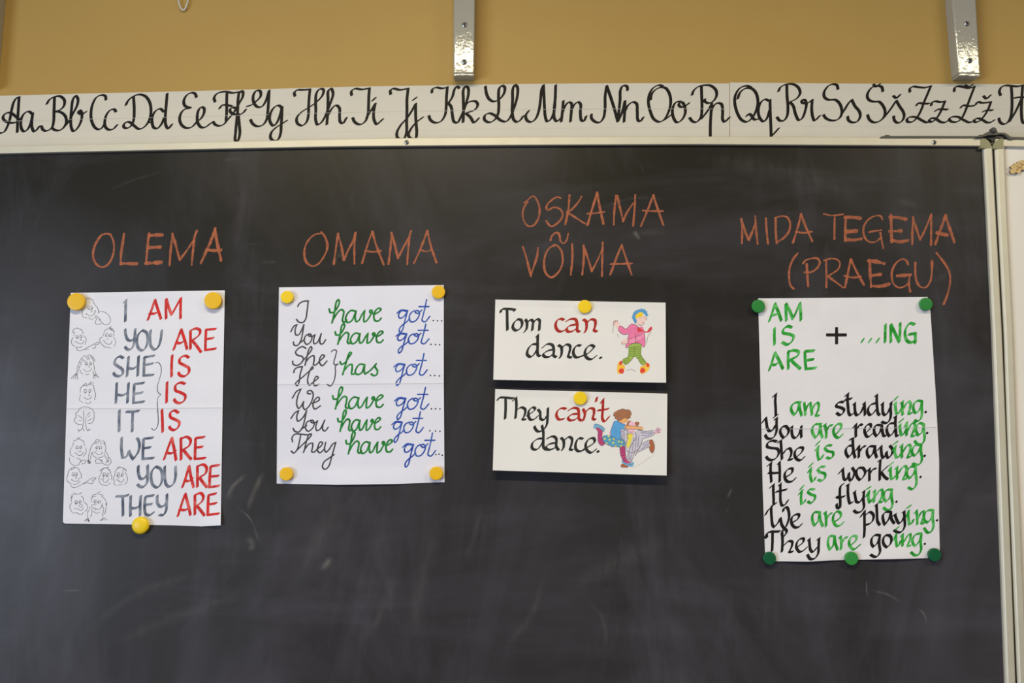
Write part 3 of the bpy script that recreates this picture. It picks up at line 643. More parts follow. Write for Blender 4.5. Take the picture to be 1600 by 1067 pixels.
TD = [(774, 467.9), (1040, 472.8)]; BD = [(770.8, 593.2), (1040.7, 597.8)]
pd = poster('white card reading Tom can dance, with a dancing boy', 'card', TD, BD, [TD[0], BD[0]], [TD[1], BD[1]], lift_d, 'card', 12, 12, .0016, 'sentence_card', 'white sentence cards')
TE = [(773.8, 608), (1042.8, 615)]; BE = [(769.9, 734.7), (1041.6, 742.9)]
pe = poster('white card reading They can\'t dance, with a dancing pair', 'card', TE, BE, [TE[0], BE[0]], [TE[1], BE[1]], lift_e, 'card', 12, 12, .0016, 'sentence_card', 'white sentence cards')

def W(crop, items, f, mat, parent, lift, name='lettering', base=.00016):
    for s in items.split('|'): strokes(name, parse(s, crop), f, mat, parent, lift, base=base)

# fold lines
strokes('fold_line', [[(104, 638.6), (200, 638.4), (347, 637)]], nib(.7, .7, 0), 'crease', pa, lift_a, base=.00006)
strokes('fold_line', [[(434, 601), (560, 600), (693, 599)]], nib(.7, .7, 0), 'crease', pb, lift_b, base=.00006)
strokes('fold_line', [[(1190, 670.2), (1320, 669.4), (1463, 667.4)]], nib(.8, .8, 0), 'crease', pc, lift_c, base=.00006)

# --- pronoun poster
A1, A2 = (90, 445, .17812), (90, 630, .19677)
NB = nib(4.4, 1.5, 42, 1.45); NB2 = nib(4.5, 1.6, 42, 1.45)
W(A1, '583 152 602 134 ; 598 148 596 230 594 318|592 392 598 440 615 480 645 490 672 465 682 440 ; 680 388 674 470 665 530 640 565 612 566 592 545|740 400 705 440 695 510 713 560 745 574 775 545 790 480 780 420 745 398|815 400 810 470 820 540 850 568 885 540 905 470 912 400|575 642 545 627 510 650 500 688 530 715 565 740 572 775 545 800 503 792 490 772|622 632 615 720 608 800; 710 627 705 720 702 795; 617 728 660 735 705 705|762 632 758 710 755 790; 765 634 845 622 ; 758 704 832 690; 754 795 838 790|518 862 515 950 511 1035; 622 862 616 950 612 1032; 516 962 570 968 615 945|672 870 668 950 665 1030; 674 870 755 860; 668 957 742 944; 665 1035 755 1024', NB, 'slate', pa, lift_a)
W(A1, '792 305 820 230 853 132 * 875 200 906 298; 805 250 850 252 885 232|951 125 950 210 952 295 ; 955 130 975 200 1000 262 * 1040 190 1080 116 ; 1080 116 1078 200 1078 293|1018 568 1050 480 1083 390 * 1110 470 1135 562 ; 1038 505 1075 512 1115 485|1165 400 1165 480 1165 562 ; 1165 402 1210 382 1247 397 1245 432 1205 470 1175 487 ; 1180 487 1215 530 1258 590|1302 390 1298 480 1296 566 ; 1304 394 1385 386; 1298 478 1365 466 ; 1295 572 1385 560|1005 618 1000 700 1000 802|1150 637 1120 622 1075 642 1070 680 1110 705 1150 730 1150 770 1110 802 1070 790 1060 770|960 855 957 940 955 1030|1115 868 1080 857 1035 880 1035 925 1080 945 1118 970 1113 1010 1070 1038 1032 1022 1022 1003', NB, 'red', pa, lift_a)
W(A2, '490 58 488 140 488 220|547 67 600 66 643 60 ; 597 72 593 150 592 222|508 275 506 350 515 432 * 545 425 565 380 ; 567 378 578 410 600 445 * 640 385 650 330 640 290 630 278|682 282 678 360 676 436; 682 282 755 273; 678 358 735 350; 676 442 760 434|640 498 640 550 660 600 690 592 712 560 ; 714 493 714 570 708 630 680 663 652 660 635 645|775 505 748 540 743 600 758 650 790 668 820 640 830 570 815 520 780 503|850 503 850 570 860 640 880 662 915 645 935 590 936 503|467 738 520 738 560 729; 517 742 518 820 519 890|580 738 577 820 578 893; 660 736 655 810 655 888; 580 832 620 832 655 812|697 742 690 820 700 880 730 888 760 868 ; 700 740 760 731; 692 806 745 800|790 735 792 790 815 820 845 812 865 782; 868 724 866 800 860 855 838 887 808 886', NB2, 'slate', pa, lift_a)
W(A2, '828 52 832 140 834 226|958 75 928 57 895 75 897 110 935 130 965 150 960 185 925 213 892 198 888 185|845 445 875 360 906 274 * 925 360 940 450; 862 390 900 398 935 378|978 276 980 360 980 446; 978 282 1025 266 1055 290 1045 335 992 370 ; 1000 372 1030 410 1060 443|1095 276 1092 360 1090 438 ; 1095 276 1162 268; 1092 352 1148 346; 1090 442 1170 435|992 665 1020 580 1043 498 * 1060 590 1080 666 ; 1008 612 1040 618 1070 598|1110 498 1110 580 1110 662; 1112 500 1155 486 1182 510 1175 555 1122 590 ; 1128 592 1155 630 1185 666|1215 502 1208 580 1205 660; 1215 500 1280 491; 1210 582 1275 576; 1205 666 1280 656|955 895 985 800 1013 718 * 1035 800 1055 886; 967 842 1010 848 1045 828|1090 728 1090 800 1090 882; 1092 728 1135 713 1157 740 1145 780 1102 814 ; 1108 817 1135 850 1165 890|1198 730 1194 800 1192 876; 1200 728 1255 717; 1195 804 1258 793; 1192 886 1278 876', NB2, 'red', pa, lift_a)
strokes('brace', parse('855 685 880 680 905 710 908 770 892 830 876 890 880 940 906 962 * 880 990 876 1067 877 1115', A1) + parse('790 0 797 80 796 170 775 210 762 212 745 198', A2), nib(1.5, 1.0, 40), 'slate', pa, lift_a, base=.00016)
PC = nib(.78, .7, 0); PD = nib(1.9, 1.6, 60)
F1, F2, F3, F4 = (100, 455, .09375), (100, 550, .1218), (100, 675, .08436), (100, 755, .06875)
FACES = [
 (F1, '310 290 305 400 325 430 380 445; 410 435 435 465 460 470 490 450; 480 150 510 220 560 280 575 365; 330 115 370 108 410 125; 415 110 440 125 480 145; 335 145 380 140; 350 165 375 165; 360 170 340 230 315 280; 385 305 390 260 410 245 425 265 425 300 ; 440 270 455 250 475 265 470 300; 440 315 465 330 465 350; 360 385 375 370 ; 370 375 420 405 460 408 500 380 520 335; 505 325 530 330; 575 350 620 335 690 355 750 410 775 480 750 540 700 560 640 530 600 480 570 440 535 410 515 425 545 465 520 500 540 550 580 545 620 540; 585 480 610 460', '412 295;460 295'),
 (F1, '150 770 125 820 130 880 180 920; 165 740 170 680 150 690 150 650 190 620 230 620; 215 605 250 625 295 640; 280 640 310 670 320 710; 320 740 360 770 370 820 345 885; 200 760 210 735 230 740 235 780 205 780 200 760; 260 760 265 735 290 730 295 775; 265 805 290 800 285 820; 180 845 200 840 250 870 300 870 335 825; 205 925 250 935 300 920; 205 935 215 975 260 990 330 970 400 930 480 890 565 848 585 855 580 875 510 895; 470 945 510 950 530 910; 340 970 410 970', '225 775;280 770'),
 (F1, '665 700 675 660 720 630 790 620 ; 740 630 790 585; 780 630 820 650 830 740; 760 620 820 620; 770 640 840 670; 750 600 830 660; 660 715 645 745; 635 760 595 795 610 860 650 900 680 930 720 925; 700 930 780 945; 820 760 855 810 860 860 835 915; 690 740 700 705 725 700 735 740 700 755; 755 745 765 715 795 715 790 750 760 755; 715 797 740 797; 650 825 665 815; 660 820 700 865 745 885 785 865 800 825', '698 742;760 745'),
 (F2, '245 60 265 45 285 65; 300 45 330 38 365 60 390 100 395 120; 240 60 205 110 180 170 165 240 160 280; 245 95 215 150 190 220 170 285; 230 80 250 110; 200 120 220 150; 180 180 200 200; 270 130 265 100 ; 290 60 300 100; 310 60 325 100; 340 55 370 95 380 160 390 210 385 230; 270 150 285 125 300 145 295 165 275 160 270 150; 325 145 340 125 352 145 345 165 325 160; 310 180 325 180 318 198; 245 220 255 225 285 248 320 248 345 225 355 200; 210 230 215 260 240 285; 275 280 300 290 320 280; 150 275 85 340; 155 280 115 340; 160 285 145 345; 165 290 180 350; 370 245 385 290; 395 240 410 280; 385 290 380 340; 400 290 400 335; 405 290 430 325; 410 285 450 325', '290 160;342 158;395 298'),
 (F2, '205 520 215 460 245 430 300 435; 245 425 285 400; 270 400 300 420 350 380; 310 410 380 395; 320 420 375 425 385 480 405 550 390 610; 210 550 200 620 240 645; 275 645 310 665 350 635; 260 515 260 485 280 478 290 500 280 520 262 520; 320 515 322 482 340 478 345 505 325 520; 315 540 328 550 312 562; 250 580 270 590 300 605 335 595 355 565', '272 520;326 518'),
 (F2, '180 760 195 730 240 705 290 705 340 720 380 760 385 820 380 870 350 910 310 915; 180 760 150 790 155 830 130 870 145 900 190 930 230 930; 250 755 252 850 245 930 225 990 195 1005 175 985; 285 830 275 900 285 960 300 1005 340 995; 180 810 235 850; 185 880 230 875; 290 810 335 775; 305 830 335 815; 305 885 360 850; 200 1000 180 1025; 245 980 255 1010; 300 1010 325 985', ''),
 (F3, '175 160 230 145 300 90; 245 110 330 150 380 185; 180 190 155 260 ; 150 275 115 340 115 410 180 460; 365 205 385 250; 400 290 410 360 360 450; 220 300 230 260 255 260 260 300 225 310; 290 300 300 260 325 255 325 295; 265 350 300 360 310 340; 195 390 215 385 270 430 310 430 355 375; 100 470 105 540 150 600 210 620 270 600 300 550 310 520; 235 475 310 515 ; 300 550 370 515 400 530 395 565 330 590', '245 303;305 300'),
 (F3, '560 200 600 140 650 140; 570 190 650 160; 560 210 640 200; 650 150 680 200 690 230; 700 160 750 180 760 230; 560 200 520 240 490 310 475 370 455 440 455 500; 520 370 495 450 490 500; 760 230 775 300 765 360 800 400 820 480 825 530; 740 390 760 450 800 510; 585 300 605 260 630 260 625 300; 650 305 665 265 695 270 690 310 655 315; 590 340 620 340; 545 370 570 370 620 410 670 415 705 380 700 360; 525 390 545 440 600 475; 620 475 690 465 730 440; 430 510 450 580 480 580 490 550 450 510; 785 570 800 530 830 550; 700 540 640 500 590 510 585 560 620 580 700 570 760 600 820 610 870 560 860 500 835 470; 690 510 715 555', '600 300;655 305;450 530;455 548;466 560;474 572;805 540;740 210'),
 (F3, '140 700 135 670 180 650 220 655 270 680 290 730 320 790 315 860; 145 690 200 660; 130 680 90 710 70 790 50 850 65 910 130 960; 170 960 200 975 250 950 300 910; 150 800 155 755 185 755 190 800 155 810; 210 800 220 755 245 755 245 800; 200 830 230 820 235 850 205 860; 135 890 150 870; 145 875 170 905 220 910 265 895 280 850; 130 990 150 1020 210 1025 290 990 360 950 430 910 500 860 590 845 580 870 510 900; 360 960 420 940 520 950 550 900', '175 800;232 795'),
 (F3, '660 715 740 665 830 650; 700 700 760 660 850 700; 800 670 870 740; 700 700 685 780 650 830 650 900 680 960 720 985; 730 980 800 985 860 940; 850 740 880 810 885 890; 720 810 735 755 760 760 755 810 725 820; 785 815 795 765 820 765 815 815 790 825; 675 870 700 870 745 925 790 925 830 855; 730 840 730 870', '732 808;795 812'),
 (F3, '950 730 980 680 1060 655 1120 680 1155 720; 985 670 1010 640 1060 660; 1090 680 1150 700; 1090 700 1090 750; 950 720 940 800 915 850 930 910 925 960 970 990; 1000 985 1080 970; 1130 740 1160 800 1175 870 1160 930 1120 965; 980 810 1000 755 1025 755 1015 810 985 820; 1050 820 1070 770 1095 775 1085 820; 990 850 1030 840; 960 885 1000 890 1050 930 1090 910 1108 870', '992 808;1062 815'),
 (F4, '170 420 165 350 200 290; 155 340 200 250 270 250; 220 215 300 245; 320 250 400 220; 340 240 390 215; 390 290 430 320 445 390; 450 425 500 460 535 530 520 600 480 640; 175 455 135 490 135 560 160 620 200 670 290 670 340 700 390 710 440 665; 245 440 260 400 295 400 300 450 270 475 245 440; 340 440 350 395 385 395 385 450; 330 510 360 485 410 490 410 530 370 545 335 525; 230 590 260 565 320 590 380 615 430 590 440 560', '270 455;355 445'),
 (F4, '625 310 670 260 740 245 790 200 840 190; 630 310 720 290; 780 240 890 270; 850 290 900 330 950 400 970 480 955 550 940 640 920 700; 625 420 620 360 650 320; 670 430 690 380 725 385 720 440; 760 445 780 390 825 400 810 450; 740 480 650 490 620 520 640 560 700 560 ; 640 565 700 565 760 590 820 580 855 520 840 490; 690 600 730 605; 670 640 730 680 810 655; 580 540 575 600 545 640 530 720 540 790; 630 590 635 660 605 760; 550 795 580 795; 460 860 520 805; 500 860 540 800 550 880; 545 800 580 860; 870 450 880 520 900 600 880 680 880 750; 820 850 890 790; 850 850 900 790 910 850; 900 780 980 830', '695 440;775 440;548 840;556 858;955 470'),
]
for k, s, d in FACES:
    n = 'tree_drawing' if '180 760' in s[:8] else 'face_drawing'
    o = strokes(n, parse(s, k), PC, 'pencil', pa, lift_a, base=.00016, step=.8)
    if d: strokes('pencil_dots', parse(d, k), PD, 'pen', o, lift_a, base=.0003)

# --- have got poster
B1, B2 = (420, 440, .18125), (420, 595, .18125)
HAVE = [['520 235 530 265 560 262 595 215 608 170 598 155 582 175 570 240 558 300 545 355; 556 325 590 270 625 240 645 255 640 300 635 335 650 350 670 330'],
        ['745 255 710 248 675 280 662 325 680 352 715 335 742 280 752 254 ; 752 254 744 310 755 345 775 335 802 285'],
        ['802 285 826 250 ; 826 250 820 300 822 345 845 335 875 290 892 255 876 245 870 262 893 272 915 277'],
        ['905 285 945 262 967 240 950 228 920 250 905 300 915 335 945 338 968 315']]
GOT = [['1105 272 1140 245 1197 250 ; 1190 256 1145 252 1118 290 1130 315 1165 300 1197 252 ; 1197 252 1180 310 1165 370 1150 420 1130 438 1125 410 1150 375 1190 345 1215 318'],
       ['1255 250 1225 270 1210 310 1225 345 1260 340 1292 300 1297 262 1275 248 1262 262 1285 274 1318 245'],
       ['1360 155 1345 230 1330 290 1322 335 1345 347 1387 300; 1295 215 1380 215']]
def place(T, src, dst, crop, f, mat):
    ax = (dst[2] - dst[0]) / (src[2] - src[0]); ay = (dst[3] - dst[1]) / (src[3] - src[1])
    for (s,) in T:
        P = parse(s, (0, 0, 1))
        P = [[(crop[0] + (dst[0] + (x - src[0]) * ax) * crop[2], crop[1] + (dst[1] + (y - src[1]) * ay) * crop[2]) for x, y in q] for q in P]
        strokes('lettering', P, f, mat, pb, lift_b, base=.00018)
RP = nib(2.15, 1.5, 40); RG = nib(2.8, 1.9, 40)
hs, gs = (520, 155, 968, 355), (1105, 155, 1387, 438)
for crop, d in ((B1, hs), (B1, (572, 362, 985, 538)), (B2, (550, 52, 985, 242)), (B2, (594, 250, 963, 434)), (B2, (664, 437, 1066, 628))): place(HAVE, hs, d, crop, RG, 'green_pen')
for crop, d in ((B1, gs), (B1, (1097, 366, 1380, 615)), (B1, (1080, 620, 1365, 895)), (B2, (1085, 58, 1378, 333)), (B2, (1062, 267, 1332, 531)), (B2, (1155, 450, 1438, 743))): place(GOT, gs, d, crop, RP, 'blue_pen')
W(B1, '614 690 625 712 655 700 690 650 712 615 698 610 680 650 660 720 637 800; 650 765 690 720 715 713 718 750 715 795 740 795|825 715 785 712 755 745 745 785 765 800 800 785 825 715 ; 826 715 822 770 830 795 852 780|852 783 890 750 925 708 * 915 730 937 770 930 800 905 810 882 795', RG, 'green_pen', pb, lift_b)
W(B1, '340 165 290 172 258 195 250 212 ; 340 165 330 250 318 320 295 350 262 350 238 325|190 430 215 385 242 370 ; 242 370 226 420 235 460 258 457 290 400 302 370 ; 302 370 290 450 275 510 245 550 217 545 212 520|270 527 310 495; 345 450 315 470 305 510 325 540 355 525 372 480 355 450 343 465 370 472 398 458|398 458 385 510 392 535 417 525 440 480 452 448 * 440 500 445 535 465 535 490 500|320 575 290 560 250 580 230 610 250 635 287 645 297 670 280 700 240 722 207 708 206 685|285 690 330 640 372 575 362 560 343 590 328 650 312 720; 320 690 355 650 387 638 390 680 385 715 405 717 432 690|432 690 465 660 480 640 462 630 440 660 438 700 460 724 500 685|290 732 245 740 220 760 216 782 ; 290 732 270 800 262 860 245 897 230 880 245 860 300 815 350 770 382 745 375 733 358 760 338 820 335 865 350 892 378 870|378 872 405 850 427 828 410 816 390 850 385 880 400 897 430 885', RP, 'pen', pb, lift_b)
strokes('brace', parse('540 605 555 590 582 593 575 640 560 700 567 716 598 708 * 575 730 575 780 560 860 530 900 503 885', B1), nib(1.9, 1.5, 40), 'pen', pb, lift_b, base=.0002)
W(B2, '203 148 240 90 277 70 ; 277 70 250 130 240 200 257 237 280 215 300 178 ; 300 178 295 220 310 247 345 220 375 160 382 110 360 82 335 90 335 108 360 112|375 192 410 180 437 160 425 140 395 165 380 205 395 242 445 215|190 325 225 275 257 256 ; 257 256 240 310 250 347 280 330 310 290 325 256 ; 325 256 310 330 290 400 257 440 222 432 210 410|280 417 325 385; 365 338 330 355 315 400 335 434 370 415 392 370 375 338 363 355 395 362 420 343|420 345 405 395 412 427 437 420 465 375 482 338 ; 482 338 465 385 465 420 482 432 512 400|205 525 200 490 225 460 270 458 335 465 365 457 ; 275 465 260 540 245 590 215 622 193 605|245 595 300 540 350 490 367 462 350 458 330 500 305 600 298 618; 310 590 345 545 377 538 375 580 370 610 390 614 415 590|415 590 450 560 464 535 445 526 425 560 420 600 440 620 475 590|490 530 480 590 492 614 520 590 550 545 577 530 ; 577 530 560 590 540 660 515 737 485 762 463 745 475 700 520 665 562 635', RP, 'pen', pb, lift_b)
DOT = nib(2.1, 1.8, 20)
for crop, ds in ((B1, '1418 335;1455 337;1490 338;1398 540;1437 542;1472 543;1393 808;1430 808;1470 812'), (B2, '1402 241;1437 240;1475 242;1388 430;1437 432;1475 435;1440 635;1468 632;1495 641')):
    for d in ds.split(';'): strokes('full_stop', parse(d, crop), DOT, 'marker', pb, lift_b, base=.0002)

# --- Tom card
D1 = (760, 460, .1875); E1 = (760, 600, .1875)
CN = nib(4.6, 1.0, 38, 1.5)
W(D1, '120 148 122 130 135 121 165 120 205 122 238 128 ; 238 128 234 136 ; 172 125 173 215 175 296|262 208 230 235 220 275 245 300 280 285 298 245 287 212 258 206|325 208 337 230 333 290 316 312; 338 240 368 210 388 225 386 260 382 298 ; 388 240 420 206 442 215 442 260 440 298', CN, 'card_black', pd, lift_d)
W(D1, '645 212 620 202 590 215 576 255 590 295 620 310 652 297|668 222 700 205 742 208 757 250 757 300 775 312 ; 750 250 700 258 668 285 680 310 720 305 750 282|808 208 830 225 832 290 820 315 ; 832 245 870 207 905 217 907 260 897 298 920 310', CN, 'card_red', pd, lift_d)
W(D1, '418 352 430 335 ; 428 345 426 420 430 505 445 515 ; 428 415 385 415 347 455 340 500 368 520 400 495 428 445|468 442 510 412 550 422 562 470 560 510 582 522; 557 458 510 470 472 500 490 520 530 517 557 492|600 422 624 440 625 500 612 528; 625 452 665 416 697 430 692 480 682 515 707 527|785 427 755 425 727 460 727 500 750 525 785 517|790 515 840 495 880 460 897 437 870 422 835 445 820 490 840 530 875 540 912 515|948 525 954 531', CN, 'card_black', pd, lift_d)
CN2 = nib(4.4, 1.0, 38, 1.5)
W(E1, '95 132 105 115 150 112 210 118 228 118 ; 160 115 160 200 156 288|222 138 248 112 ; 246 115 250 180 242 284 ; 248 220 290 194 322 210 318 260 302 293 326 296|340 262 382 235 407 207 387 193 355 220 350 265 370 298 400 292 427 267|430 212 447 235 452 288 477 300 508 258; 512 200 510 270 502 340 470 385 430 395 407 372 400 352', CN2, 'card_black', pe, lift_e)
W(E1, '662 207 630 200 595 220 583 260 605 295 645 290|685 218 725 198 762 207 770 250 772 290 792 305; 767 248 715 252 680 280 695 302 735 297 767 272|805 208 820 240 815 280 806 304; 820 240 860 202 892 207 897 240 887 288 907 297|920 112 914 144|955 155 975 125 ; 972 130 970 210 967 290 985 312 1022 272; 930 218 970 215 1016 206', CN2, 'card_red', pe, lift_e)
W(E1, '462 345 474 400 474 470 478 530 502 548 ; 472 452 425 458 382 495 382 535 415 547 455 510 474 470|507 452 555 435 582 455 582 520 602 550; 582 488 520 502 494 530 520 548 562 537|622 447 642 470 642 530 630 550; 644 475 685 440 712 455 707 510 697 543 717 550|802 457 772 450 745 490 745 540 770 560 812 550|812 540 862 515 902 480 892 450 852 460 827 500 837 550 872 572 912 545|926 558 934 566', CN2, 'card_black', pe, lift_e)

# figures: printed colour drawings, flat layers of paint under an ink outline
def figure(name, crop, layers, lines, parent, lift):
    root = None
    for i, (m, s) in enumerate(layers):
        o = fill(name if root is None else 'colour_patch', parse(s, crop), m, parent if root is None else root, lift, .00012 + i * .000022)
        if root is None: root = o
    for s, w, m in lines: strokes('outline', parse(s, crop), nib(w, w * .85, 30), m, root, lift, base=.00012 + len(layers) * .000022, step=.8)
    return root
G1 = (950, 475, .1078)
stripes = '; '.join(f'{305 + max(0, (y - 740)) * -1.0:.0f} {y} {375 - max(0, (y - 760)) * .8:.0f} {y + 8}' for y in (625, 655, 685, 715, 745)) + '; ' + '; '.join(f'395 {y} 478 {y + 3}' for y in (620, 650, 680, 710, 740)) + '; 285 765 310 820; 255 785 280 845; 230 805 255 865; 430 785 490 755; 455 820 515 785; 475 850 530 815'
figure('boy_drawing', G1, [
 ('skin', '410 210 440 195 495 185 520 165 545 180 550 200 562 218 545 230 540 250 520 262 528 290 500 308 460 305 430 295 405 270'),
 ('hair_blue', '345 200 355 165 365 130 385 110 400 90 425 92 440 72 465 78 480 62 510 75 535 70 545 95 570 110 565 130 585 160 570 178 545 168 520 140 460 128 410 150 400 200 418 240 400 285 375 255 355 215'),
 ('yellow', '395 175 420 145 460 120 500 125 510 145 495 180 440 195 410 205'),
 ('skin', '130 350 105 320 80 290 78 260 100 235 135 240 150 275 180 265 165 290 180 305 160 350 140 355'),
 ('lime', '300 610 360 575 480 580 480 740 555 850 510 882 480 870 430 790 385 760 330 820 262 875 215 842 220 800 290 760 300 700'),
 ('pink', '345 285 400 300 440 335 500 330 525 400 535 500 535 600 515 625 490 590 420 565 340 580 290 610 270 640 255 620 265 580 300 540 285 500 300 440 220 440 150 375 178 315 250 360 265 360 310 310'),
 ('skin', '280 515 240 510 200 540 198 575 215 590 240 585 280 565'),
 ('pink2', '285 510 340 495 400 475 450 450 520 410 515 470 450 530 380 565 300 572'),
 ('scarf', '430 335 470 350 510 380 560 398 600 345 630 328 640 360 590 410 540 412 500 398 440 408 425 380'),
 ('shoe_y', '175 830 145 860 132 930 140 1000 190 1010 230 970 242 890 210 870'), ('shoe_r', '170 940 210 932 230 950 222 1000 180 1005 155 970'), ('shoe_r', '178 825 205 828 200 872 165 885 165 850'),
 ('shoe_y', '545 865 600 878 595 940 545 990 480 1010 462 965 475 905 520 892'), ('shoe_r', '475 940 500 925 535 945 535 980 490 1000 465 980'), ('shoe_r', '560 848 602 880 580 915 560 900'),
], [('345 285 310 310 265 360 250 358 178 315 150 375 220 440 300 440 285 500 300 540 265 580 255 620 270 638 290 610 340 580 420 565 490 590 515 625 535 600 535 500 525 400; 345 285 400 300 440 335; 300 505 400 475 480 440 510 420; 300 572 380 565 450 530 ; 390 430 400 460 395 560', .55, 'line'),
     ('300 620 300 700 290 760 220 800 210 835 262 875 330 820 385 760 430 790 480 870 510 882 552 850; 385 600 383 690 387 760 ; 480 600 480 740 545 845', .6, 'lime2'), (stripes, .8, 'lime2'),
     ('80 290 75 320; 95 270 78 255 85 300; 110 262 100 232 95 270; 130 262 135 235 112 250; 545 180 562 218 545 232; 528 195 532 205; 500 255 515 275 520 290; 430 295 460 308 500 305 ; 75 330 70 410; 135 430 155 480; 560 570 575 480 625 400; 270 965 330 945 400 975; 200 545 198 580; 215 560 212 590; 235 560 238 585', .4, 'line')], pd, lift_d)
G2 = (920, 630, .1031)
dots = [(243, 540), (315, 552), (380, 542), (270, 608), (370, 600), (455, 580), (500, 588), (410, 652), (490, 645), (300, 500)]
root = figure('dancing_pair_drawing', G2, [
 ('lav', '490 425 590 408 620 460 700 440 740 402 870 422 980 410 1000 440 980 480 880 520 820 540 800 600 760 680 700 800 690 735 610 742 560 705 530 600 500 540'),
 ('lav', '800 620 910 555 920 650 850 690 740 740 730 700'),
 ('lav', '600 740 690 730 670 820 640 890 580 860'),
 ('shoe_br', '920 560 955 553 990 620 992 700 960 755 920 705 912 650 930 660 915 600'),
 ('shoe_br', '485 935 520 915 590 940 600 965 530 972 490 962'),
 ('rose', '990 430 1020 400 1045 362 1060 380 1085 385 1088 410 1080 445 1030 460 1000 465'),
 ('rose', '600 300 640 275 690 290 708 340 705 410 680 450 640 457 600 430 588 370'),
 ('brown', '570 335 600 272 640 265 612 300 600 337'), ('brown', '700 290 725 278 765 290 745 340 710 337'),
 ('tie', '590 470 640 458 665 470 655 540 600 672 570 650 590 560'),
 ('orange', '460 275 500 250 550 222 595 245 580 285 540 302 510 300'),
 ('brown', '380 150 375 190 400 200 395 230 425 240 440 270 490 260 545 225 580 245 605 235 635 215 632 190 652 170 640 140 625 110 590 95 560 100 530 85 490 88 465 100 430 105 415 125 390 130'),
 ('magenta', '105 380 150 372 205 420 205 520 240 610 200 642 150 600 137 500 140 430'),
 ('magenta', '475 660 540 650 555 760 565 850 640 900 600 930 525 880 480 770'),
 ('shoe_b', '78 330 100 310 140 318 200 350 242 390 225 432 190 400 120 362 85 385 70 370'),
 ('shoe_b', '500 860 525 880 570 905 630 905 680 890 668 950 620 958 560 935 510 905'),
 ('skirt', '230 490 330 488 430 540 490 525 550 590 545 642 510 650 480 667 400 650 360 660 320 640 280 625 240 600 205 540'),
 ('rose', '310 440 335 412 358 440 340 492 312 470'),
 ('shirt', '390 268 440 270 500 305 548 322 545 392 490 392 482 520 430 542 350 505 330 450 355 345'),
 ('orange', '545 340 620 340 720 350 800 358 830 370 805 402 740 390 640 387 550 385'),
] + [('tie', ' '.join(f'{cx + 15 * math.cos(t):.0f} {cy + 15 * math.sin(t):.0f}' for t in (0, 1.05, 2.1, 3.14, 4.2, 5.2))) for cx, cy in dots], [
 ('390 268 355 345 330 450 350 505 430 542 482 520 490 392 545 392 548 322 500 305 440 270; 230 490 205 540 240 600 320 640 360 660 400 650 480 667 545 642 550 590 490 525', .45, 'plum'),
 ('105 380 140 430 137 500 150 600 200 642 240 610; 145 440 200 430; 140 480 205 465; 145 520 205 505; 150 560 215 540; 165 600 225 575; 475 660 480 770 525 880; 540 650 555 760 570 860; 480 700 545 690; 485 745 550 730; 495 790 555 775; 510 835 562 815; 530 870 570 850', .6, 'plum'),
 ('740 402 870 422 980 410; 1000 440 980 480 880 520 820 540 800 600 760 680 700 800; 700 440 720 500 640 640 610 742; 560 705 610 742 690 735 760 690; 800 620 910 555; 920 650 850 690 740 740; 600 740 580 860; 690 735 670 820 640 890; 490 425 590 408 580 500 600 540', .5, 'line'),
 ('540 440 530 560; 520 430 505 520; 680 520 660 720; 720 520 700 720; 760 480 740 660; 790 440 900 450 970 440; 800 480 880 490 960 460; 830 640 910 600; 800 690 905 630; 620 760 605 860; 650 750 625 870; 570 560 560 680', .9, 'lav2'),
 ('920 560 955 553 990 620 992 700 960 755 920 705; 485 935 490 962 530 972 590 965; 1010 420 1045 362; 1030 425 1065 378; 1040 435 1085 392; 1040 445 1082 440; 380 150 375 190 400 200 395 230 425 240 440 270; 640 140 625 110 590 95 560 100 530 85 490 88 465 100; 545 340 620 340 720 350 800 358 ; 550 387 640 390 740 392 800 402; 545 270 560 262; 620 430 650 438 670 425; 590 470 640 458 665 470; 78 330 100 310 200 350 242 390; 120 362 190 400 225 432; 510 870 570 915 640 925', .45, 'line'),
 ('660 970 760 930 860 860 990 770', .4, 'ruling')], pe, lift_e)

# --- ing poster
P1 = (1170, 455, .19375); Q1, Q2, Q3, Q4 = (1180, 610, .11245), (1300, 610, .11243), (1180, 715, .1547), (1300, 710, .1687)
GN = nib(4.9, 1.6, 48, 1.45)
W(P1, '165 240 190 170 210 100 * 235 160 262 235; 182 192 215 188 240 175|298 102 300 170 303 235; 302 105 330 160 355 222; 355 222 385 160 412 95; 412 95 418 160 420 232|207 298 206 360 207 430|345 292 315 282 277 310 277 335 320 345 360 362 350 400 310 430 270 412|165 635 190 560 210 495 * 245 560 275 624; 185 592 215 592 240 572|318 484 317 560 319 624; 320 488 360 476 402 490 395 518 350 545 332 552 ; 338 552 365 580 415 624|452 484 455 560 460 622; 452 484 525 480; 458 557 520 549; 460 627 540 618|924 387 912 407|984 387 971 407|1048 384 1032 409|1102 268 1100 340 1099 408|1145 268 1145 340 1146 408; 1148 270 1180 340 1213 408; 1220 258 1219 340 1215 405|1335 267 1300 258 1267 300 1260 350 1275 398 1305 413 1338 403; 1292 347 1345 340; 1343 345 1343 416', GN, 'green_ink', pc, lift_c)
W(P1, '708 302 708 415|635 352 778 352', nib(4.3, 4.3, 0, 1.15), 'black_ink', pc, lift_c)
KN = nib(4.7, 1.1, 42, 1.5)
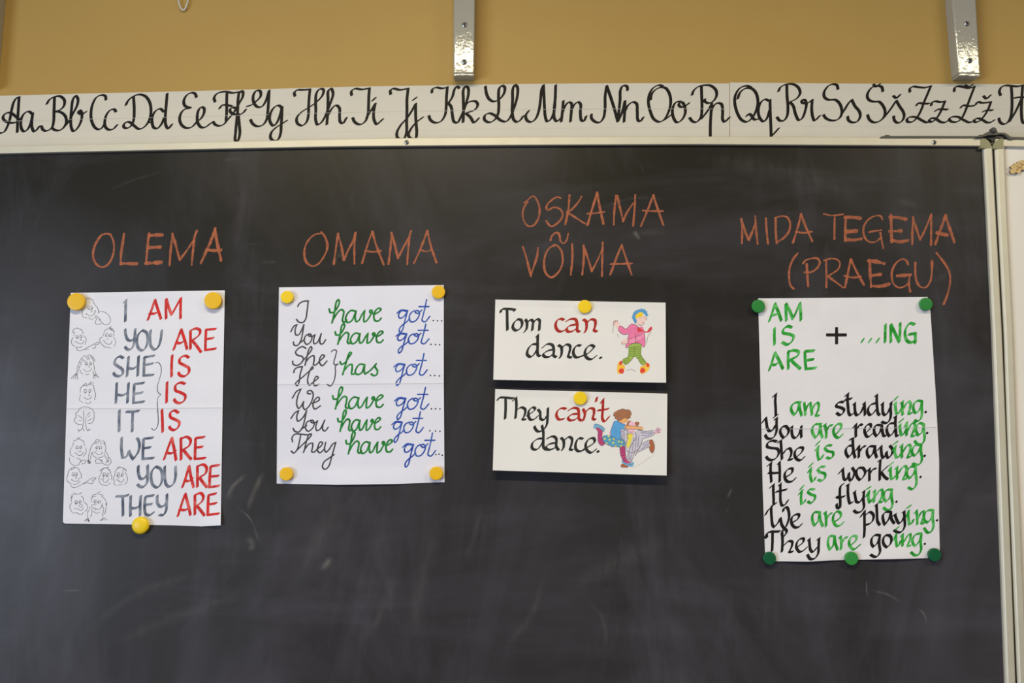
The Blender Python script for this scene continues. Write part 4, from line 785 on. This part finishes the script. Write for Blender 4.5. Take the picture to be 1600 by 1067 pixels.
W(Q1, '250 85 290 45 ; 285 55 278 150 284 250 286 345 ; 262 372 306 340|98 445 148 378 ; 148 382 156 450 172 530 200 565 240 552 280 480 ; 275 400 302 382 ; 298 385 296 480 296 560 265 640 212 672 165 660 138 618|428 495 380 502 347 560 360 615 395 662 ; 395 662 450 610 465 550 432 498|492 515 513 498 ; 510 505 508 580 525 645 560 660 610 600 635 525 ; 640 495 638 580 642 652|298 710 240 697 172 730 167 780 230 800 308 812 328 860 298 930 230 968 175 950 153 918|318 720 358 695 ; 355 700 362 800 372 955; 388 880 430 822 480 805 503 850 490 920 465 962 515 955|582 918 650 850 663 800 620 792 560 832 548 900 580 955 630 970 682 925', KN, 'black_ink', pc, lift_c)
KG = nib(4.5, 1.3, 42, 1.5)
W(Q1, '635 165 560 168 510 205 498 250 515 305 545 342; 545 342 590 270 612 175; 610 168 620 260 645 348|680 168 690 250 697 342; 697 285 730 205 762 170 ; 765 178 780 260 788 338; 788 275 830 192 868 170 882 200 872 280 842 348 885 350|912 468 830 472 792 530 802 600 838 656; 838 656 880 600 905 485; 905 472 912 580 935 656|948 490 975 470 ; 968 480 985 560 985 658; 990 560 1030 492 1070 482|1130 600 1190 522 1190 472 1150 464 1100 512 1087 570 1110 630 1155 658 1212 612|840 830 878 775 ; 875 780 866 870 882 962 ; 884 962 916 945 945 895; 848 755 893 708|1060 765 1012 762 968 800 1002 840 1078 860 1082 910 1040 943 992 930', KG, 'green_ink', pc, lift_c)
W(Q2, '158 165 120 158 62 190 62 220 128 240 168 270 148 320 110 342 65 312|185 75 225 40 ; 220 45 215 120 224 240 232 310 257 345 290 325; 178 132 270 112|300 190 318 172 ; 314 180 318 260 325 315 345 343 390 320 445 205 ; 435 185 452 168 ; 450 175 455 260 458 342|602 75 625 60 ; 622 65 622 160 630 260 640 320 662 343; 615 175 545 195 502 250 502 305 530 342 570 320 615 260|688 195 708 170 ; 705 180 703 260 712 320 740 343 780 300 805 240; 812 175 828 160 ; 824 170 814 240 818 330 806 400 770 448 722 450 692 435|300 510 335 465 ; 332 470 330 560 332 645; 347 540 390 472 420 482|470 590 540 512 535 472 500 472 457 520 457 590 495 646 550 612 570 590|680 482 612 482 587 520 592 600 620 636; 620 636 670 570 690 492 ; 692 488 702 580 722 632 750 630|865 372 890 358 ; 884 365 880 450 887 560 897 632 920 628; 872 452 802 462 762 520 772 600 800 636; 800 636 850 590 875 540|252 680 290 665 ; 288 670 292 780 306 880 322 932; 288 765 230 772 192 820 197 880 230 930; 230 930 280 870 296 820|337 830 375 768 ; 374 775 374 850 372 930; 387 850 430 782 460 778|600 778 522 778 487 820 492 890 520 936; 520 936 570 870 595 782 ; 596 780 602 870 622 932|640 825 685 770 ; 683 775 685 850 700 920 720 936; 720 936 748 890 755 855 ; 757 855 762 910 782 938 828 890 840 820 802 768', nib(4.8, 1.1, 42, 1.5), 'black_ink', pc, lift_c)
for d in ('1302 300', '1322 592', '1287 908'): strokes('full_stop', parse(d, Q2), nib(3.6, 2.8, 45, 1.3), 'black_ink', pc, lift_c, base=.0002)
W(Q2, '862 195 886 165 ; 884 170 882 250 896 322 ; 898 322 930 310 962 250; 872 130 908 88|957 172 985 150 ; 978 155 976 240 982 338; 987 262 1030 182 1070 152 1090 180 1085 240 1068 325 1108 312|1250 152 1192 142 1142 180 1128 240 1150 308; 1150 308 1180 308 1230 240 1250 155 ; 1250 155 1247 240 1250 330 1230 398 1182 428 1150 412|927 510 950 472 ; 948 478 948 560 966 626 ; 966 626 1000 600 1030 540 ; 937 440 985 398|1012 500 1040 442 ; 1038 450 1036 540 1037 622|1052 560 1090 482 1138 442 1150 490 1132 560 1108 632 1150 630|1270 472 1222 452 1172 500 1167 560 1198 626; 1198 626 1250 580 1278 475; 1278 475 1276 560 1287 650 1265 728 1212 756 1160 720 1150 700|847 830 885 772 ; 882 780 872 860 892 932 ; 892 932 930 920 962 865; 852 750 905 712|952 780 975 752 ; 972 760 970 850 972 932; 982 860 1030 782 1070 752 1090 780 1080 850 1052 930 1095 915|1240 752 1182 752 1122 800 1112 870 1150 908; 1150 908 1200 850 1238 765; 1238 760 1237 860 1250 950 1230 1010 1190 1033 1120 1015', KG, 'green_ink', pc, lift_c)
W(Q3, '127 80 163 48 ; 158 55 155 120 163 246|232 62 246 42 ; 244 50 248 140 247 242|135 152 190 156 248 150|305 200 370 152 375 112 345 110 302 150 302 210 330 243 375 238 405 208|152 300 188 268 ; 183 275 183 350 186 420 186 478|165 488 210 460|242 275 258 262 ; 254 270 254 350 256 440 272 483 300 475 330 432|212 344 315 322|105 575 130 530 165 502 ; 160 505 165 600 175 680 192 703 ; 192 703 235 650 252 610 ; 254 612 270 680 295 712 330 650 343 580 320 502 288 512 284 540|370 660 435 612 443 577 415 572 372 600 367 660 400 703 440 700 468 672|98 795 118 808 115 770 150 748 200 746 245 745|175 750 174 850 170 942|268 770 280 728 308 725 318 750 285 800|272 765 276 850 270 948; 285 890 340 842 373 850 368 900 345 952 378 950|430 900 485 852 488 818 450 822 420 860 417 910 450 952 490 935 520 907|535 830 550 818 ; 545 825 550 880 557 928 580 953 625 905|630 825 648 812 ; 644 820 640 900 635 968 600 1018 557 1023 527 980', nib(4.7, 1.1, 42, 1.5), 'black_ink', pc, lift_c)
W(Q3, '535 145 565 103 ; 562 110 556 180 572 243 ; 574 243 598 225 607 200|547 90 577 58|700 92 665 92 632 120 652 145 703 162 703 205 670 233 637 222|442 370 475 328 ; 472 335 462 400 467 468 ; 469 468 490 455 505 430|457 318 485 285|595 322 557 317 532 345 562 370 603 387 598 425 560 458 532 442|650 552 597 552 577 590 582 650 600 686; 600 686 635 640 650 565; 652 558 657 630 682 692|698 558 712 548 ; 708 555 716 620 715 692; 720 622 750 572 770 562|800 650 860 602 863 562 830 542 792 580 787 640 820 688 860 683 890 652|795 792 752 792 737 830 737 890 755 931; 755 931 790 880 800 805 ; 802 798 812 870 832 931', nib(4.4, 1.3, 42, 1.5), 'green_ink', pc, lift_c)
W(Q4, '65 175 103 128 ; 100 135 103 180 112 228 130 238 ; 130 238 150 200 156 172 ; 157 174 158 220 175 243 200 200 208 160 187 122|282 122 242 127 224 170 237 215 260 238 ; 260 238 295 200 308 160 288 125|318 160 350 128 ; 346 135 346 190 347 242; 350 180 380 137 405 132|430 62 455 46 ; 448 52 442 150 442 237; 447 170 513 112; 457 168 490 210 518 230|103 275 80 292 72 360 76 440 70 498 48 490 42 460|42 392 65 400 115 387|137 285 155 277 ; 148 280 147 360 157 430 167 453 190 442|203 352 214 340 ; 208 345 217 400 227 438 255 443 285 400|288 345 300 338 ; 296 345 291 420 295 490 270 528 227 538 202 518|267 575 303 522 ; 300 525 301 620 301 700 296 766; 312 560 350 532 383 560 378 610 345 643 312 650|402 470 420 457 ; 412 462 416 540 422 620 442 653|545 532 502 532 472 560 477 620 490 651; 490 651 530 590 543 540 ; 545 535 552 600 577 638|573 562 590 552 ; 583 558 602 610 622 638 645 620 668 575|655 535 670 525 ; 668 530 672 600 672 670 640 718 602 718 574 700|440 747 397 747 367 780 367 830 385 856 ; 385 856 420 820 443 755 ; 442 750 437 830 445 900 420 943 395 948 357 927|533 747 490 752 472 800 485 840 510 861 ; 510 861 545 820 548 770 528 747', nib(4.7, 1.1, 42, 1.5), 'black_ink', pc, lift_c)
W(Q4, '527 150 545 117 ; 543 122 542 180 552 228 ; 552 228 570 222 585 200|532 98 562 77|588 130 605 112 ; 602 118 602 170 603 228; 612 180 650 122 680 107 690 130 680 180 660 228 688 225|770 112 732 112 697 150 697 200 722 222; 722 222 760 170 775 118 ; 775 118 776 180 783 240 777 288 742 322 707 305|318 385 345 338 ; 342 345 337 400 347 446 ; 347 446 362 435 375 410|327 318 355 300|385 345 397 332 ; 395 338 393 390 388 438; 400 390 440 332 463 327 468 350 458 400 440 438 463 440|555 327 512 327 482 360 482 410 503 436; 503 436 540 390 553 335 ; 553 332 552 400 560 460 540 508 502 513 477 492|692 575 710 520 ; 708 528 707 590 716 646 ; 716 646 740 635 752 605|697 493 727 474|767 540 785 518 ; 783 522 789 590 790 646; 797 590 830 532 848 527 848 570 830 637 850 638|935 517 892 517 857 550 857 610 885 631; 885 631 920 590 935 525 ; 935 522 932 590 940 660 920 713 887 723 852 682|572 790 595 738 ; 592 745 592 800 602 851 ; 602 851 620 840 635 800|592 693 615 672|640 755 655 738 ; 653 742 653 800 653 847; 665 810 705 747 723 737 725 780 702 847 725 845|825 732 782 737 747 780 752 830 773 848; 773 848 810 800 827 745 ; 827 740 822 820 825 880 800 928 767 933 732 905|68 768 82 758 ; 78 762 87 820 82 877; 90 820 120 772 140 767|175 840 223 792 223 757 187 757 162 790 162 840 200 878 258 837', nib(4.4, 1.3, 42, 1.5), 'green_ink', pc, lift_c)
for d in ('820 208', '597 437', '973 610', '860 828'): strokes('full_stop', parse(d, Q4), nib(3.4, 2.6, 45, 1.3), 'black_ink', pc, lift_c, base=.0002)

# ------------------------------------------------------------------ round magnets
def magnet(px, py, r, mat, label, group, y0, dome=False, depth=.0075):
    c = at(px, py, -(y0 + depth)); rr = r * (D / FPX) * 1.0
    t = thing('magnet', label, 'magnet', (c.x, -y0, c.z), group)
    b = Vector((c.x, -y0, c.z)); d = depth
    if dome: P = [(rr * .96, 0), (rr, -d * .25), (rr * .985, -d * .45), (rr * .93, -d * .68), (rr * .80, -d * .88), (rr * .6, -d * 1.0), (rr * .35, -d * 1.08), (rr * .08, -d * 1.1)]
    else: P = [(rr * .97, -.0004), (rr, -d * .15), (rr, -d * .84), (rr * .985, -d * .93), (rr * .95, -d * .985), (rr * .90, -d), (rr * .5, -d * 1.005), (rr * .1, -d * 1.005)]
    lathe('plastic_cap', b, P, mat, t, 48)
    lathe('magnet_disc', b, [(rr * .8, -.00005), (rr * .8, -.0006)], 'iron', t, 32)
    return t
MG = [(118.3, 471.2, 13.6, 'yellow_mag', 'large yellow magnet on the top left corner of the OLEMA poster, left of a face', 'yellow magnets', .0024, False, .009),
 (332.4, 469.3, 13.4, 'yellow_mag', 'large yellow magnet on the top right corner of the poster with faces', 'yellow magnets', .0030, False, .009),
 (217.9, 821.3, 13.2, 'lemon_mag', 'domed yellow magnet in the middle of the bottom edge of the poster with faces', 'yellow magnets', .0042, True, .009),
 (448.2, 464.0, 9.9, 'lemon_mag', 'small yellow magnet on the top left corner of the I have got poster', 'yellow magnets', .0022, False, .007),
 (685.0, 456.0, 10.5, 'yellow_mag', 'deeper yellow magnet on the top right corner of the I have got poster', 'yellow magnets', .0020, False, .007),
 (446.9, 740.5, 10.3, 'yellow_mag', 'small yellow magnet on the bottom left corner of the I have got poster', 'yellow magnets', .0026, False, .007),
 (681.4, 739.6, 10.5, 'yellow_mag', 'small yellow magnet on the bottom right corner of the I have got poster', 'yellow magnets', .0030, False, .007),
 (913.9, 478.8, 10.5, 'lemon_mag', 'lemon yellow magnet at the top of the card Tom can dance', 'yellow magnets', .0028, False, .007),
 (906.8, 622.0, 10.4, 'lemon_mag', 'lemon yellow magnet at the top of the card They can\'t dance', 'yellow magnets', .0028, False, .007),
 (1185.4, 478.2, 10.5, 'green_mag', 'green magnet on the top left corner of the tall ing poster', 'green magnets', .0024, False, .007),
 (1447.6, 474.9, 10.3, 'green_mag', 'green magnet on the top right corner of the tall ing poster', 'green magnets', .0024, False, .007),
 (1202.9, 872.4, 10.0, 'green_mag3', 'dark green magnet on the bottom left corner of the tall ing poster', 'green magnets', .0024, False, .007),
 (1331.1, 872.5, 10.3, 'green_mag2', 'light green magnet in the middle of the bottom edge of the tall ing poster', 'green magnets', .0030, False, .007),
 (1461.1, 867.0, 10.2, 'green_mag3', 'dark green magnet on the bottom right corner of the tall ing poster', 'green magnets', .0030, False, .007)]
for m in MG: magnet(*m)
